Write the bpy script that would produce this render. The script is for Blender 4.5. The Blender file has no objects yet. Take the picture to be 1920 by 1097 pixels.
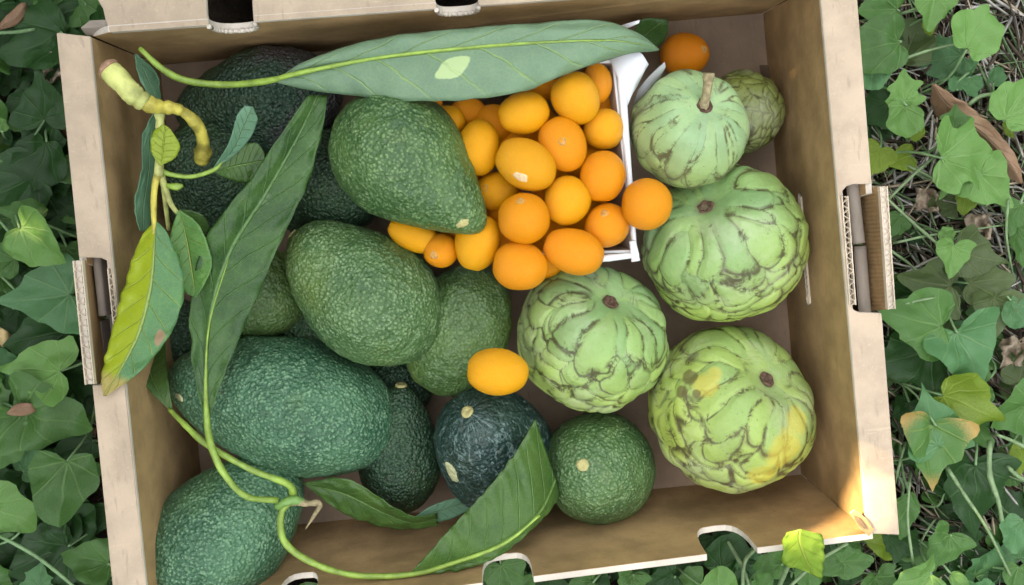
import bpy, bmesh, math, random
import numpy as np
from mathutils import Vector, Matrix, noise
from mathutils.geometry import tessellate_polygon

random.seed(7)
RNG = np.random.default_rng(11)
scene = bpy.context.scene
COL = scene.collection
R = math.radians

# ------------------------------------------------------------------ camera
F = 1700.0
CAM = Vector((-0.0077, 0.0339, 0.5627))
ROT = Matrix.Rotation(-0.0974, 3, 'Z') @ Matrix.Rotation(-0.0455, 3, 'Y') @ Matrix.Rotation(-0.0743, 3, 'X')
cd = bpy.data.cameras.new('camera')
cam = bpy.data.objects.new('camera', cd)
COL.objects.link(cam)
cam.matrix_world = Matrix.Translation(CAM) @ ROT.to_4x4()
cd.sensor_width = 36.0
cd.lens = F / 1920 * 36
cd.clip_start = 0.01
cd.clip_end = 200
scene.camera = cam

# ------------------------------------------------------------------ light
SUN_AZ = Vector((-0.86, 0.51)).normalized()
SUN_EL = R(36)
SDIR = Vector((SUN_AZ.x * math.cos(SUN_EL), SUN_AZ.y * math.cos(SUN_EL), math.sin(SUN_EL)))  # towards the sun
w = bpy.data.worlds.new('World')
scene.world = w
w.use_nodes = True
wn = w.node_tree
wn.nodes.clear()
sky = wn.nodes.new('ShaderNodeTexSky')
sky.sky_type = 'NISHITA'
sky.sun_disc = False
sky.sun_elevation = SUN_EL
sky.sun_rotation = math.atan2(SUN_AZ.x, SUN_AZ.y)
sky.air_density = 1.0
sky.dust_density = 3.0
sky.ozone_density = 1.0
hs = wn.nodes.new('ShaderNodeHueSaturation')
hs.inputs['Saturation'].default_value = 0.12
bg = wn.nodes.new('ShaderNodeBackground')
bg.inputs['Strength'].default_value = 0.15
wo = wn.nodes.new('ShaderNodeOutputWorld')
wn.links.new(sky.outputs[0], hs.inputs['Color'])
wn.links.new(hs.outputs[0], bg.inputs['Color'])
wn.links.new(bg.outputs[0], wo.inputs['Surface'])
sl = bpy.data.lights.new('sun', 'SUN')
sl.energy = 3.4
sl.angle = R(0.5)
sl.color = (1.0, 0.74, 0.40)
so = bpy.data.objects.new('sun', sl)
so.rotation_euler = SDIR.to_track_quat('Z', 'Y').to_euler()
COL.objects.link(so)
scene.view_settings.view_transform = 'Standard'
scene.view_settings.look = 'None'
scene.view_settings.gamma = 1
scene.view_settings.use_curve_mapping = False
scene.view_settings.exposure = 2.75
scene.cycles.max_bounces = 6

# ------------------------------------------------------------------ helpers
def at(px, py, z):
    d = ROT @ Vector(((px - 960) / F, (548.5 - py) / F, -1.0))
    t = (z - CAM.z) / d.z
    return CAM + d * t

def mpp(z):
    return (CAM.z - z) / F

def tag(o, label=None, cat=None, group=None, kind=None):
    if label: o['label'] = label
    if cat: o['category'] = cat
    if group: o['group'] = group
    if kind: o['kind'] = kind
    return o

def empty(name, loc=(0, 0, 0)):
    o = bpy.data.objects.new(name, None)
    o.empty_display_size = 0.01
    COL.objects.link(o)
    o.location = loc
    bpy.context.view_layer.update()
    return o

def link(name, me, parent=None, mats=(), smooth=True):
    o = bpy.data.objects.new(name, me)
    COL.objects.link(o)
    for m in mats:
        me.materials.append(m)
    if smooth and len(me.polygons):
        me.polygons.foreach_set('use_smooth', [True] * len(me.polygons))
    if parent:
        o.parent = parent
        o.matrix_parent_inverse = parent.matrix_world.inverted()
    return o

def pymesh(name, vs, fs, uvs=None):
    me = bpy.data.meshes.new(name)
    me.from_pydata([tuple(v) for v in vs], [], fs)
    if uvs is not None:
        l = me.uv_layers.new(name='UVMap')
        idx = np.zeros(len(me.loops), dtype=np.int32)
        me.loops.foreach_get('vertex_index', idx)
        l.data.foreach_set('uv', np.asarray(uvs, dtype=np.float32)[idx].ravel())
    me.update()
    return me

def crom(pts, n):
    """Catmull-Rom resample of tuples, n samples, chord-length spaced."""
    P = np.array(pts, dtype=float)
    if len(P) == 2:
        return [tuple(P[0] * (1 - t) + P[1] * t) for t in np.linspace(0, 1, n)]
    d = np.r_[0, np.cumsum(np.maximum(1e-9, np.linalg.norm(np.diff(P, axis=0), axis=1)) ** 0.7)]
    T = np.linspace(0, d[-1], n)
    out = []
    for t in T:
        i = min(max(int(np.searchsorted(d, t) - 1), 0), len(P) - 2)
        u = (t - d[i]) / (d[i + 1] - d[i])
        p0 = P[i - 1] if i > 0 else 2 * P[0] - P[1]
        p3 = P[i + 2] if i + 2 < len(P) else 2 * P[-1] - P[-2]
        p1, p2 = P[i], P[i + 1]
        out.append(tuple(0.5 * (2 * p1 + (p2 - p0) * u + (2 * p0 - 5 * p1 + 4 * p2 - p3) * u * u + (3 * p1 - p0 - 3 * p2 + p3) * u ** 3)))
    return out

def tube_geo(pts, rads, seg=8, flat=1.0):
    vs, fs = [], []
    n = len(pts)
    prev = None
    for i, p in enumerate(pts):
        a = Vector(pts[max(0, i - 1)])
        b = Vector(pts[min(n - 1, i + 1)])
        t = (b - a).normalized()
        if prev is None:
            prev = t.orthogonal().normalized()
        prev = (prev - t * prev.dot(t)).normalized()
        bn = t.cross(prev)
        for k in range(seg):
            an = 2 * math.pi * k / seg
            vs.append(Vector(p) + (prev * math.cos(an) + bn * math.sin(an) * flat) * rads[i])
    for i in range(n - 1):
        for k in range(seg):
            k2 = (k + 1) % seg
            fs.append((i * seg + k, i * seg + k2, (i + 1) * seg + k2, (i + 1) * seg + k))
    fs.append(tuple(range(seg))[::-1])
    fs.append(tuple((n - 1) * seg + k for k in range(seg)))
    return vs, fs

def tube(name, pxpts, parent, mat, seg=8, n=28, lump=0.0):
    """pxpts: (px, py, z, radius in px)"""
    rs = crom(pxpts, n)
    pts = [at(a, b, c) for a, b, c, r in rs]
    rad = [max(0.00012, r * mpp(c)) * (1 + lump * noise.noise(Vector((i * .5, a * .02, 3)))) for i, (a, b, c, r) in enumerate(rs)]
    vs, fs = tube_geo(pts, rad, seg)
    return link(name, pymesh(name, vs, fs), parent, [mat])

# ------------------------------------------------------------------ material helpers
class NT:
    def __init__(self, name, rough=0.5, spec=0.5):
        self.m = bpy.data.materials.new(name)
        self.m.use_nodes = True
        self.t = self.m.node_tree
        self.t.nodes.clear()
        self.out = self.t.nodes.new('ShaderNodeOutputMaterial')
        self.b = self.t.nodes.new('ShaderNodeBsdfPrincipled')
        self.t.links.new(self.b.outputs[0], self.out.inputs[0])
        self.set('Roughness', rough)
        self.set('Specular IOR Level', spec)
        self.nrm = None
    def set(self, k, v):
        if hasattr(v, 'is_output') or isinstance(v, bpy.types.NodeSocket):
            self.t.links.new(v, self.b.inputs[k])
        else:
            if k == 'Base Color' and len(v) == 3: v = (*v, 1)
            self.b.inputs[k].default_value = v
    def inp(self, node, i, v):
        if isinstance(v, bpy.types.NodeSocket):
            self.t.links.new(v, node.inputs[i])
        else:
            if isinstance(v, tuple) and len(v) == 3 and node.inputs[i].type == 'RGBA': v = (*v, 1)
            node.inputs[i].default_value = v
    def obj(self, scale=(1, 1, 1), rnd=True):
        tc = self.t.nodes.new('ShaderNodeTexCoord')
        mp = self.t.nodes.new('ShaderNodeMapping')
        self.t.links.new(tc.outputs['Object'], mp.inputs[0])
        mp.inputs['Scale'].default_value = scale
        if rnd:
            oi = self.t.nodes.new('ShaderNodeObjectInfo')
            m = self.math('MULTIPLY', oi.outputs['Random'], 7.3)
            self.t.links.new(m, mp.inputs['Location'])
        return mp.outputs[0]
    def rand(self):
        return self.t.nodes.new('ShaderNodeObjectInfo').outputs['Random']
    def uv(self):
        return self.t.nodes.new('ShaderNodeTexCoord').outputs['UV']
    def sep(self, v):
        n = self.t.nodes.new('ShaderNodeSeparateXYZ')
        self.t.links.new(v, n.inputs[0])
        return n.outputs
    def math(self, op, a, b=0.0, c=0.0, clamp=False):
        n = self.t.nodes.new('ShaderNodeMath')
        n.operation = op
        n.use_clamp = clamp
        self.inp(n, 0, a); self.inp(n, 1, b); self.inp(n, 2, c)
        return n.outputs[0]
    def noise(self, v, scale, detail=4, rough=0.55, dist=0.0):
        n = self.t.nodes.new('ShaderNodeTexNoise')
        self.t.links.new(v, n.inputs['Vector'])
        n.inputs['Scale'].default_value = scale
        n.inputs['Detail'].default_value = detail
        n.inputs['Roughness'].default_value = rough
        n.inputs['Distortion'].default_value = dist
        return n.outputs[0]
    def voro(self, v, scale, feature='F1', rnd=1.0):
        n = self.t.nodes.new('ShaderNodeTexVoronoi')
        n.feature = feature
        self.t.links.new(v, n.inputs['Vector'])
        n.inputs['Scale'].default_value = scale
        n.inputs['Randomness'].default_value = rnd
        return n.outputs[0]
    def ss(self, v, a, b, lo=0.0, hi=1.0):
        n = self.t.nodes.new('ShaderNodeMapRange')
        n.interpolation_type = 'SMOOTHSTEP'
        self.inp(n, 0, v)
        n.inputs[1].default_value = a; n.inputs[2].default_value = b
        n.inputs[3].default_value = lo; n.inputs[4].default_value = hi
        return n.outputs[0]
    def mix(self, f, a, b, mode='MIX'):
        n = self.t.nodes.new('ShaderNodeMixRGB')
        n.blend_type = mode
        self.inp(n, 0, f); self.inp(n, 1, a); self.inp(n, 2, b)
        return n.outputs[0]
    def attr(self, name):
        n = self.t.nodes.new('ShaderNodeAttribute')
        n.attribute_name = name
        return n.outputs
    def bump(self, h, dist, strength=1.0):
        n = self.t.nodes.new('ShaderNodeBump')
        n.inputs['Strength'].default_value = strength
        n.inputs['Distance'].default_value = dist
        self.t.links.new(h, n.inputs['Height'])
        if self.nrm is not None:
            self.t.links.new(self.nrm, n.inputs['Normal'])
        self.nrm = n.outputs[0]
        self.t.links.new(self.nrm, self.b.inputs['Normal'])

def simple(name, col, rough=0.6, spec=0.4, var=0.25, scale=150, bump=0.0003):
    n = NT(name, rough, spec)
    v = n.obj()
    f = n.noise(v, scale, 5)
    n.set('Base Color', n.mix(n.ss(f, .3, .7), tuple(c * (1 - var) for c in col), tuple(c * (1 + var) for c in col)))
    if bump: n.bump(f, bump)
    return n.m

def card(name, col, rough=0.8, fiber=0.13, speck=0.5):
    n = NT(name, rough, 0.25)
    v = n.obj(rnd=False)
    f1 = n.noise(v, 45, 4)
    f2 = n.noise(v, 900, 3, .7)
    v2 = n.obj((1, .18, 1), rnd=False)
    f3 = n.noise(v2, 420, 3)
    c = n.mix(n.ss(f1, .3, .7), tuple(x * (1 - fiber) for x in col), tuple(x * (1 + fiber) for x in col))
    c = n.mix(n.ss(f2, .55, .75, 0, speck * .5), c, tuple(x * 1.4 for x in col))
    c = n.mix(n.ss(f3, .58, .72, 0, speck * .45), c, tuple(x * .6 for x in col))
    n.set('Base Color', c)
    n.bump(f2, 0.00012, .7)
    n.bump(f1, 0.0012, .8)
    st = n.noise(n.obj((1, 1, 1), rnd=False), 14, 6, .7, .6)
    c = n.mix(n.ss(st, .56, .70, 0, .30), c, tuple(x * .62 for x in col))
    sc_ = n.noise(n.obj((1, 12, 12), rnd=False), 20, 4, .7)
    c = n.mix(n.ss(sc_, .64, .70, 0, .35), c, tuple(min(1, x * 1.35) for x in col))
    n.set('Base Color', c)
    n.bump(n.noise(n.obj(rnd=False), 12, 2), .004, .8)
    return n.m

M_in = card('kraft_inner', (0.385, 0.255, 0.12), fiber=.2, speck=.8)
M_top = card('kraft_pale', (0.45, 0.355, 0.26), fiber=.13, speck=.9)
M_floor = card('kraft_floor', (0.30, 0.22, 0.155), speck=.8)
M_edge = card('kraft_cut_edge', (0.58, 0.52, 0.44), .9)
M_flute = card('kraft_flute', (0.55, 0.47, 0.36), .9)
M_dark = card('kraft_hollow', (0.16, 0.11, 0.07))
M_grey = card('kraft_grey_liner', (0.27, 0.23, 0.19))

# ------------------------------------------------------------------ ground
def soil_mat():
    n = NT('soil', 0.95, 0.2)
    v = n.obj(rnd=False)
    a = n.noise(v, 30, 8, .65)
    b = n.noise(v, 220, 4, .7)
    c = n.mix(n.ss(a, .35, .65), (.018, .012, .009), (.06, .042, .032))
    c = n.mix(n.ss(b, .6, .75, 0, .6), c, (.16, .13, .105))
    n.set('Base Color', c)
    n.bump(a, .01); n.bump(b, .002)
    return n.m
def build_ground():
    nx = 180
    ext = 1.1
    vs, fs = [], []
    # fine inner sheet joined to a coarse skirt reaching the horizon
    xs = np.concatenate([[-60, -12, -4, -2], np.linspace(-ext, ext, nx), [2, 4, 12, 60]])
    for y in xs:
        for x in xs:
            q = Vector((x * 9, y * 9, 0))
            z = 0.010 * noise.fractal(q, 1, 2, 5) + 0.004 * noise.noise(Vector((x * 70, y * 70, 2)))
            if abs(x) < .26 and abs(y) < .22: z = min(z, 0.0) - .004
            if max(abs(x), abs(y)) > 1.2: z = 0.03 * noise.noise(Vector((x, y, 0)))
            vs.append((x, y, z - 0.006))
    n = len(xs)
    for j in range(n - 1):
        for i in range(n - 1):
            fs.append((j * n + i, j * n + i + 1, (j + 1) * n + i + 1, (j + 1) * n + i))
    tag(link('ground', pymesh('ground', vs, fs), None, [soil_mat()]), kind='structure')
build_ground()

# ------------------------------------------------------------------ cardboard box
Z0, Z1 = 0.012, 0.115
TH = 0.0034
def board(name, poly, tvec, parent, mats=(None, None, None), holes=(), inset=0.0):
    """poly: 3D outline of the front face; tvec: thickness vector away from the front."""
    m_front, m_back, m_side = mats
    t = Vector(tvec)
    loops = [[Vector(p) for p in poly]] + [[Vector(p) for p in h] for h in holes]
    flat = [p for l in loops for p in l]
    tris = tessellate_polygon(loops)
    n = len(flat)
    vs = flat + [p + t for p in flat]
    # orientation
    nrm = Vector((0, 0, 0))
    for a, b, c in tris:
        nrm += (flat[b] - flat[a]).cross(flat[c] - flat[a])
    fl = nrm.dot(t) > 0
    fs, mi = [], []
    for a, b, c in tris:
        fs.append((a, c, b) if fl else (a, b, c)); mi.append(0)
        fs.append((n + a, n + b, n + c) if fl else (n + a, n + c, n + b)); mi.append(1)
    off = 0
    for l in loops:
        k = len(l)
        for i in range(k):
            j = (i + 1) % k
            fs.append((off + i, off + j, n + off + j, n + off + i)); mi.append(2)
        off += k
    me = pymesh(name, vs, fs)
    o = link(name, me, parent, [m_front, m_back, m_side], smooth=False)
    me.polygons.foreach_set('material_index', mi)
    bm = bmesh.new(); bm.from_mesh(me); bmesh.ops.recalc_face_normals(bm, faces=bm.faces); bm.to_mesh(me); bm.free()
    bv = o.modifiers.new('bevel', 'BEVEL'); bv.width = .0005; bv.segments = 2; bv.limit_method = 'ANGLE'; bv.angle_limit = R(50)
    bv.harden_normals = False
    return o

def flutes(name, p0, p1, tdir, ndir, thick, parent, period=0.0052, rag=0.0004, bow=None):
    """corrugated cut edge: two liners and the sine flute between them, proud of the board along ndir"""
    p0, p1 = Vector(p0), Vector(p1)
    tdir = Vector(tdir).normalized(); ndir = Vector(ndir).normalized()
    L = (p1 - p0).length
    vs, fs = [], []
    def ribbon(offs, w, depth):
        base = len(vs)
        m = len(offs)
        for i, (s, o) in enumerate(offs):
            c = p0.lerp(p1, s / L) + tdir * o
            dz = rag * noise.noise(Vector((s * 900, o * 500, 1)))
            for a in (-w / 2, w / 2):
                vs.append(c + tdir * a + ndir * (depth + dz))
                vs.append(c + tdir * a - ndir * .002)
        for i in range(m - 1):
            a = base + i * 4; b = a + 4
            fs.append((a, b, b + 2, a + 2))
            fs.append((a, a + 1, b + 1, b))
            fs.append((a + 2, b + 2, b + 3, a + 3))
    k = max(8, int(L / period * 10))
    S = np.linspace(0, L, k)
    ribbon([(s, thick * .46 * math.sin(2 * math.pi * s / period)) for s in S], .0005, .0007)
    ribbon([(s, -thick * .5) for s in S], .0005, .0009)
    ribbon([(s, thick * .5) for s in S], .0005, .0009)
    return link(name, pymesh(name, vs, fs), parent, [M_flute], smooth=False)

box = tag(empty('cardboard_box', at(930, 540, 0)),
          'open brown corrugated cardboard box with double side walls holding the fruit on the ground', 'box')

# floor
fTL, fTR, fBR, fBL = [at(*p, Z0) for p in ((300, 122), (1431, 25), (1502, 889), (388, 1000))]
rTL, rTR, rBR, rBL = [at(*p, Z1) for p in ((165, 66), (1538, -36), (1628, 998), (279, 1172))]
ex = (fTR - fTL).normalized(); ey = (fTL - fBL).normalized()
def grow(p, a, b): return p + ex * a + ey * b
o = board('bottom_panel', [grow(fTL, -.02, .004), grow(fTR, .02, .004), grow(fBR, .02, -.004), grow(fBL, -.02, -.004)], (0, 0, -.004), box, (M_floor, M_floor, M_edge))

def wallpt(f0, f1, r0, r1, u, v):
    return f0.lerp(f1, u).lerp(r0.lerp(r1, u), v)
# right inner wall with a slit
def slit_poly(f0, f1, r0, r1, u0, u1, v0, v1, wd):
    out = []
    for (uu, s) in ((u0, 1), (u1, -1)):
        for k in range(5):
            a = math.pi * k / 4
            cu = uu + (-math.sin(a) * .008 if s > 0 else math.sin(a) * .008)
            vv = (v0 if s > 0 else v1) + (math.cos(a) * wd * (1 if s > 0 else -1)) * 1.0
            out.append(wallpt(f0, f1, r0, r1, cu, vv))
    return out
hole = slit_poly(fTR, fBR, rTR, rBR, .385, .60, .40, .40, .028)
DZ = Vector((0, 0, -.0030))
board('side_wall', [fTR, fBR, rBR + DZ, rTR + DZ], ex * TH, box, (M_in, M_in, M_edge), [hole])
s0, s1 = wallpt(fTR, fBR, rTR, rBR, .385, .425), wallpt(fTR, fBR, rTR, rBR, .60, .425)
flutes('slit_edge', s0 - ex * .0004, s1 - ex * .0004, Vector((0, 0, 1)), -ex, .0030, box)
# left inner wall
board('side_wall', [fTL, rTL + DZ, rBL + DZ, fBL], ex * -TH, box, (M_in, M_in, M_edge))

# side roll-over bands (flat tops) with the handle cut-outs
def arcpts(c, r, a0, a1, n=5):
    return [(c[0] + r * math.cos(R(a0 + (a1 - a0) * i / n)), c[1] + r * math.sin(R(a0 + (a1 - a0) * i / n))) for i in range(n + 1)]
def xr(y): return 1536 + (y + 36) * .0875
def xro(y): return 1603 + (y + 36) * .0800
bandR = [(xr(-36), -36), (xro(-36), -60), (xro(345), 345)] + [(1600, 345), (1588, 349), (1580, 358), (xr(365) + 5, 368)] + \
        [(xr(575) + 5, 570), (1601, 581), (1612, 586), (xro(586), 587), (xro(1003), 1003), (1637, 1001), (xr(998), 996)]
board('top_band', [at(x, y, Z1) for x, y in bandR], (0, 0, -.0028), box, (M_top, M_in, M_edge))
def xl(y): return 168 + (y - 66) * .1026
def xlo(y): return 106 + (y - 62) * .1008
bandL = [(xl(66), 68), (106, 61), (xlo(483), 483)] + [(175, 483), (190, 484), (200, 489), (207, 500)] + \
        [(xl(706) - 3, 706), (228, 716), (218, 722), (xlo(722), 722), (xlo(1172), 1172), (xl(1172), 1172)]
board('top_band', [at(x, y, Z1) for x, y in bandL], (0, 0, -.0028), box, (M_top, M_in, M_edge))
# outer walls (seen only from the side), notched at the handles
def outer(px_pts_top, nrm, lo, hi):
    pts = [at(x, y, Z1 - .003) for x, y in px_pts_top]
    a, b = pts
    def q(u, z): 
        p = a.lerp(b, u); return Vector((p.x, p.y, z))
    out = [q(0, .002), q(0, Z1 - .003), q(lo, Z1 - .003), q(lo + .008, Z1 - .028), q(hi - .008, Z1 - .028), q(hi, Z1 - .003), q(1, Z1 - .003), q(1, .002)]
    board('outer_wall', out, nrm * -TH, box, (M_top, M_in, M_edge))
outer(((xro(-36), -56), (xro(1003), 1001)), ex, .385, .605)
outer(((106, 63), (xlo(1172), 1170)), -ex, .38, .595)

# handle flaps: leaning outwards, fluted inner face, raw corrugated rim
def ribbed(name, c00, c10, c11, c01, nrm, parent, mat, n=46, amp=.00035):
    vs, fs = [], []
    for i in range(n * 4 + 1):
        u = i / (n * 4)
        a = amp * math.sin(2 * math.pi * u * n)
        for v in (0, 1):
            vs.append(c00.lerp(c10, u).lerp(c01.lerp(c11, u), v) + nrm * a)
    for i in range(n * 4):
        fs.append((2 * i, 2 * i + 1, 2 * i + 3, 2 * i + 2))
    return link(name, pymesh(name, vs, fs), parent, [mat])
# right
b0, b1 = at(1611, 352, .088), at(1630, 583, .088)
t0, t1 = at(1652, 350, .122), at(1667, 580, .122)
fl = board('handle_flap', [b0, b1, t1, t0], ex * .0034 + Vector((0, 0, -.001)), box, (M_in, M_top, M_edge))
ribbed('ribbed_liner', b0 - ex * .0008, b1 - ex * .0008, t1 - ex * .0006, t0 - ex * .0006, (-ex + Vector((0, 0, .8))).normalized(), fl, M_in, 30)
flutes('corrugated_edge', t0 + ex * .001, t1 + ex * .001, ex, Vector((0, 0, 1)), .0034, fl)
flutes('corrugated_edge', at(1583, 368, Z1), at(1598, 572, Z1), ex, Vector((0, 0, 1)), .0030, box)
# left
b0, b1 = at(181, 486, .088), at(209, 718, .088)
t0, t1 = at(151, 488, .124), at(174, 720, .124)
fl = board('handle_flap', [b0, b1, t1, t0], ex * -.0030 + Vector((0, 0, -.001)), box, (M_in, M_top, M_edge))
flutes('corrugated_edge', t0 - ex * .0012, t1 - ex * .0012, ex, Vector((0, 0, 1)), .0040, fl)
flutes('corrugated_edge', at(208, 503, Z1 - .001), at(228, 700, Z1 - .001), ex, Vector((0, 0, 1)), .0026, box)
# inner folded tabs seen down the hollow of each side wall
def tab(p0, p1, w_, z, parent=box, mat=M_grey):
    a, b = at(*p0, z), at(*p1, z)
    ww = w_ * mpp(z)
    n = 14
    vs, fs = [], []
    for i in range(13):
        for k in range(n + 1):
            an = math.pi * k / n
            p = a.lerp(b, i / 12)
            vs.append(p + ex * (-math.cos(an) * ww / 2) + Vector((0, 0, math.sin(an) * ww * .45)))
        vs.append(a.lerp(b, i / 12) + ex * ww / 2 + Vector((0, 0, -.03)))
        vs.append(a.lerp(b, i / 12) - ex * ww / 2 + Vector((0, 0, -.03)))
    m = n + 3
    for i in range(12):
        for k in range(m - 1):
            k2 = k + 1
            if k == n: k2 = n + 1; 
            if k == n + 1: continue
            fs.append((i * m + k, i * m + k2, (i + 1) * m + k2, (i + 1) * m + k))
        fs.append((i * m, i * m + n + 2, (i + 1) * m + n + 2, (i + 1) * m))
    fs.append(tuple(range(m)))
    fs.append(tuple(12 * m + k for k in range(m))[::-1])
    return link('folded_tab', pymesh('folded_tab', vs, fs), parent, [mat])
tab((1598, 345), (1610, 456), 24, .104)
tab((1612, 461), (1622, 590), 24, .100)
tab((181, 478), (193, 592), 15, .104)
tab((184, 602), (196, 730), 13, .097)

# bottom (near) wall: single board, finger notches along its rim
rbR, rbL = at(1637, 999, Z1), at(279, 1172, Z1)
fbR, fbL = fBR, fBL
def uof(px):
    best = min(range(2001), key=lambda i: abs(proj(rbR.lerp(rbL, i / 2000))[0] - px))
    return best / 2000
def proj(P):
    q = ROT.transposed() @ (Vector(P) - CAM)
    return 960 + F * q.x / -q.z, 548.5 - F * q.y / -q.z
def notch(px0, px1, dv):
    u0, u1 = uof(px0), uof(px1)
    out = []
    for i in range(13):
        a = math.pi * i / 12
        s = math.copysign(abs(math.cos(a)) ** .55, math.cos(a))
        out.append(((u0 + u1) / 2 - (u1 - u0) / 2 * s, 1 - dv * math.sin(a) ** .6))
    return out
W = lambda u, v: fbR.lerp(fbL, u).lerp(rbR.lerp(rbL, u), v)
outl = [(0, 0), (0, 1)] + notch(1420, 1326, .34) + notch(1000, 905, .30) + notch(584, 505, .36) + [(1, 1), (1, 0)]
for i in range(18, 0, -1): outl.append((i / 19, 0))
nw = board('front_wall', [W(u, v) for u, v in outl], -ey * TH, box, (M_in, M_top, M_edge))

# back wall: fold line carries on as the opened lid
rkL, rkR = at(163, 64, Z1), at(1590, -45, Z1)
def foldy(x): return 45 - (x - 205) * .0605
Wb = lambda x, y: None
fkL, fkR = fTL, fTR
def ub(px):
    return min(range(2001), key=lambda i: abs(proj(rkL.lerp(rTR, i / 2000))[0] - px)) / 2000
def bnotch(px0, px1, dv):
    u0, u1 = ub(px0), ub(px1)
    out = []
    for i in range(15):
        a = math.pi * i / 14
        s = math.copysign(abs(math.cos(a)) ** .6, math.cos(a))
        out.append(((u0 + u1) / 2 - (u1 - u0) / 2 * s, 1 - dv * math.sin(a) ** .8))
    return out
Wk = lambda u, v: fkL.lerp(fkR, u).lerp(rkL.lerp(rTR, u), v)
ol = [(0, 0), (0, .93), (.028, 1.0)] + bnotch(391, 476, .16) + bnotch(818, 897, .15) + bnotch(1245, 1325, .15) + [(1, 1), (1, 0)]
board('back_wall', [Wk(u, v) for u, v in ol], ey * TH, box, (M_in, M_top, M_edge))
# lid panel
def lid():
    zt = Z1
    dirb = (ey + Vector((0, 0, -.18))).normalized()
    pts = []
    def Q(px, d):
        p = rkL.lerp(rTR, ub(px)); return p + dirb * d + Vector((0, 0, .0005))
    pts = [Q(207, .0), Q(392, .0)]
    pts += [Q(389, .006), Q(389, .013), Q(394, .017), Q(470, .017), Q(475, .013), Q(475, .006), Q(476, 0)]
    pts += [Q(818, 0), Q(816, .013), Q(822, .017), Q(890, .017), Q(897, .013), Q(897, 0)]
    pts += [Q(1245, 0), Q(1245, .017), Q(1325, .017), Q(1325, 0), Q(1538, 0), Q(1530, .14), Q(170, .13), Q(176, .03), Q(185, .017), Q(195, .012), Q(199, .006)]
    return board('lid_panel', pts, (0, 0, -TH), box, (M_top, M_in, M_edge))
lid()
# raw fibre lip of the finger holes in the back wall
for a, b, dv in ((391, 476, .16), (818, 897, .15)):
    pts = [Wk(u, v) - ey * .0006 for u, v in bnotch(a, b, dv)]
    P = crom([tuple(p) for p in pts], 60)
    vs, fs = tube_geo([Vector(p) + Vector((0, 0, .0007 * math.sin(i * 1.9))) for i, p in enumerate(P)], [.0011 + .0005 * noise.noise(Vector((i * .7, 0, 0))) for i in range(60)], 6)
    link('torn_paper_lip', pymesh('lip', vs, fs), box, [M_edge])
# corner pieces
c = [at(*p) for p in ((150, 52, .112), (168, 38, .114), (206, 36, .114), (212, 50, .113), (200, 64, .108), (160, 66, .108))]
board('corner_tab', c, (0, 0, -.004), box, (M_grey, M_in, M_edge))
def curl(pts, name, mat):
    vs, fs = [], []
    n = 12
    for row in pts:
        for p in crom(row, n): vs.append(at(*p))
    m = len(pts)
    for j in range(m - 1):
        for i in range(n - 1):
            fs.append((j * n + i, j * n + i + 1, (j + 1) * n + i + 1, (j + 1) * n + i))
    o = link(name, pymesh(name, vs, fs), box, [mat])
    s = o.modifiers.new('s', 'SOLIDIFY'); s.thickness = .0012
    return o
board('torn_corner_tab', [at(*p) for p in ((1594, 962, .1162), (1602, 955, .1168), (1624, 972, .1180), (1640, 994, .1172), (1630, 1006, .1165), (1612, 990, .1170))], (0, 0, -.0009), box, (M_in, M_in, M_edge))
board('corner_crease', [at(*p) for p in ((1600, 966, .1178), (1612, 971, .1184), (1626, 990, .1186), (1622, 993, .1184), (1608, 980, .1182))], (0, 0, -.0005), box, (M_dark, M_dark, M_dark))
# floor slot by the back right corner, its shade laid on as a dark sheet
board('floor_slot_shade', [at(*p) for p in ((1424, 122, .035), (1436, 122, .035), (1440, 158, .02), (1428, 158, .02))], ex * .002, box, (M_dark, M_dark, M_dark))

# ------------------------------------------------------------------ fruit meshes
def avo_mat(name, dark, mid, light, tone=.5, bumpy=1.0, streak=False, rough=.37, patch=None):
    n = NT(name, rough, .5)
    v = n.obj()
    big = n.noise(v, 28, 4, .6)
    peb = n.voro(v, 520)
    wv = n.noise(n.obj((1, 1, 1)), 300, 3, .6, 1.2)
    h = n.math('ADD', n.math('MULTIPLY', peb, -.8), wv)
    c = n.mix(n.ss(big, .32, .68), dark, mid)
    tm = n.ss(n.noise(v, 55, 5, .7), .3, .7, tone * .45, tone)
    c = n.mix(n.math('MULTIPLY', n.ss(h, .02, .46), tm), c, light)
    bl = n.noise(n.obj((1, 1, 1)), 17, 3)
    c = n.mix(n.ss(bl, .5, .68, 0, .4), c, tuple(q * f_ for q, f_ in zip(mid, (1.9, 1.35, .8))))
    c = n.mix(n.ss(n.noise(v, 130, 5, .75), .60, .72, 0, .5), c, (.10, .085, .05))
    sp = n.voro(v, 330)
    c = n.mix(n.ss(sp, .08, .20, .35, 0), c, tuple(min(1, x * 1.5 + .01) for x in light))
    if streak:
        x, y, z = n.sep(n.obj(rnd=False))[:3]
        ang = n.math('ARCTAN2', y, z)
        cmb = n.t.nodes.new('ShaderNodeCombineXYZ')
        n.t.links.new(ang, cmb.inputs[0]); n.t.links.new(n.math('MULTIPLY', x, 30.0), cmb.inputs[1])
        st = n.noise(cmb.outputs[0], 7, 5, .7, 1.0)
        c = n.mix(n.ss(st, .52, .62, 0, .75), c, (.16, .24, .22))
    if patch:
        pn = n.noise(v, 14, 3)
        c = n.mix(n.ss(pn, .52, .66, 0, .85), c, patch)
    n.set('Base Color', c)
    n.set('Roughness', n.ss(wv, .3, .7, rough - .06, rough + .14))
    n.bump(h, .0009 * bumpy, 1.0)
    n.bump(n.noise(v, 110, 3), .0016, .8)
    return n.m
AV_green = avo_mat('avocado_skin_green', (0.034, 0.088, 0.025), (0.077, 0.155, 0.041), (0.232, 0.360, 0.144), tone=.75)
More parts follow.
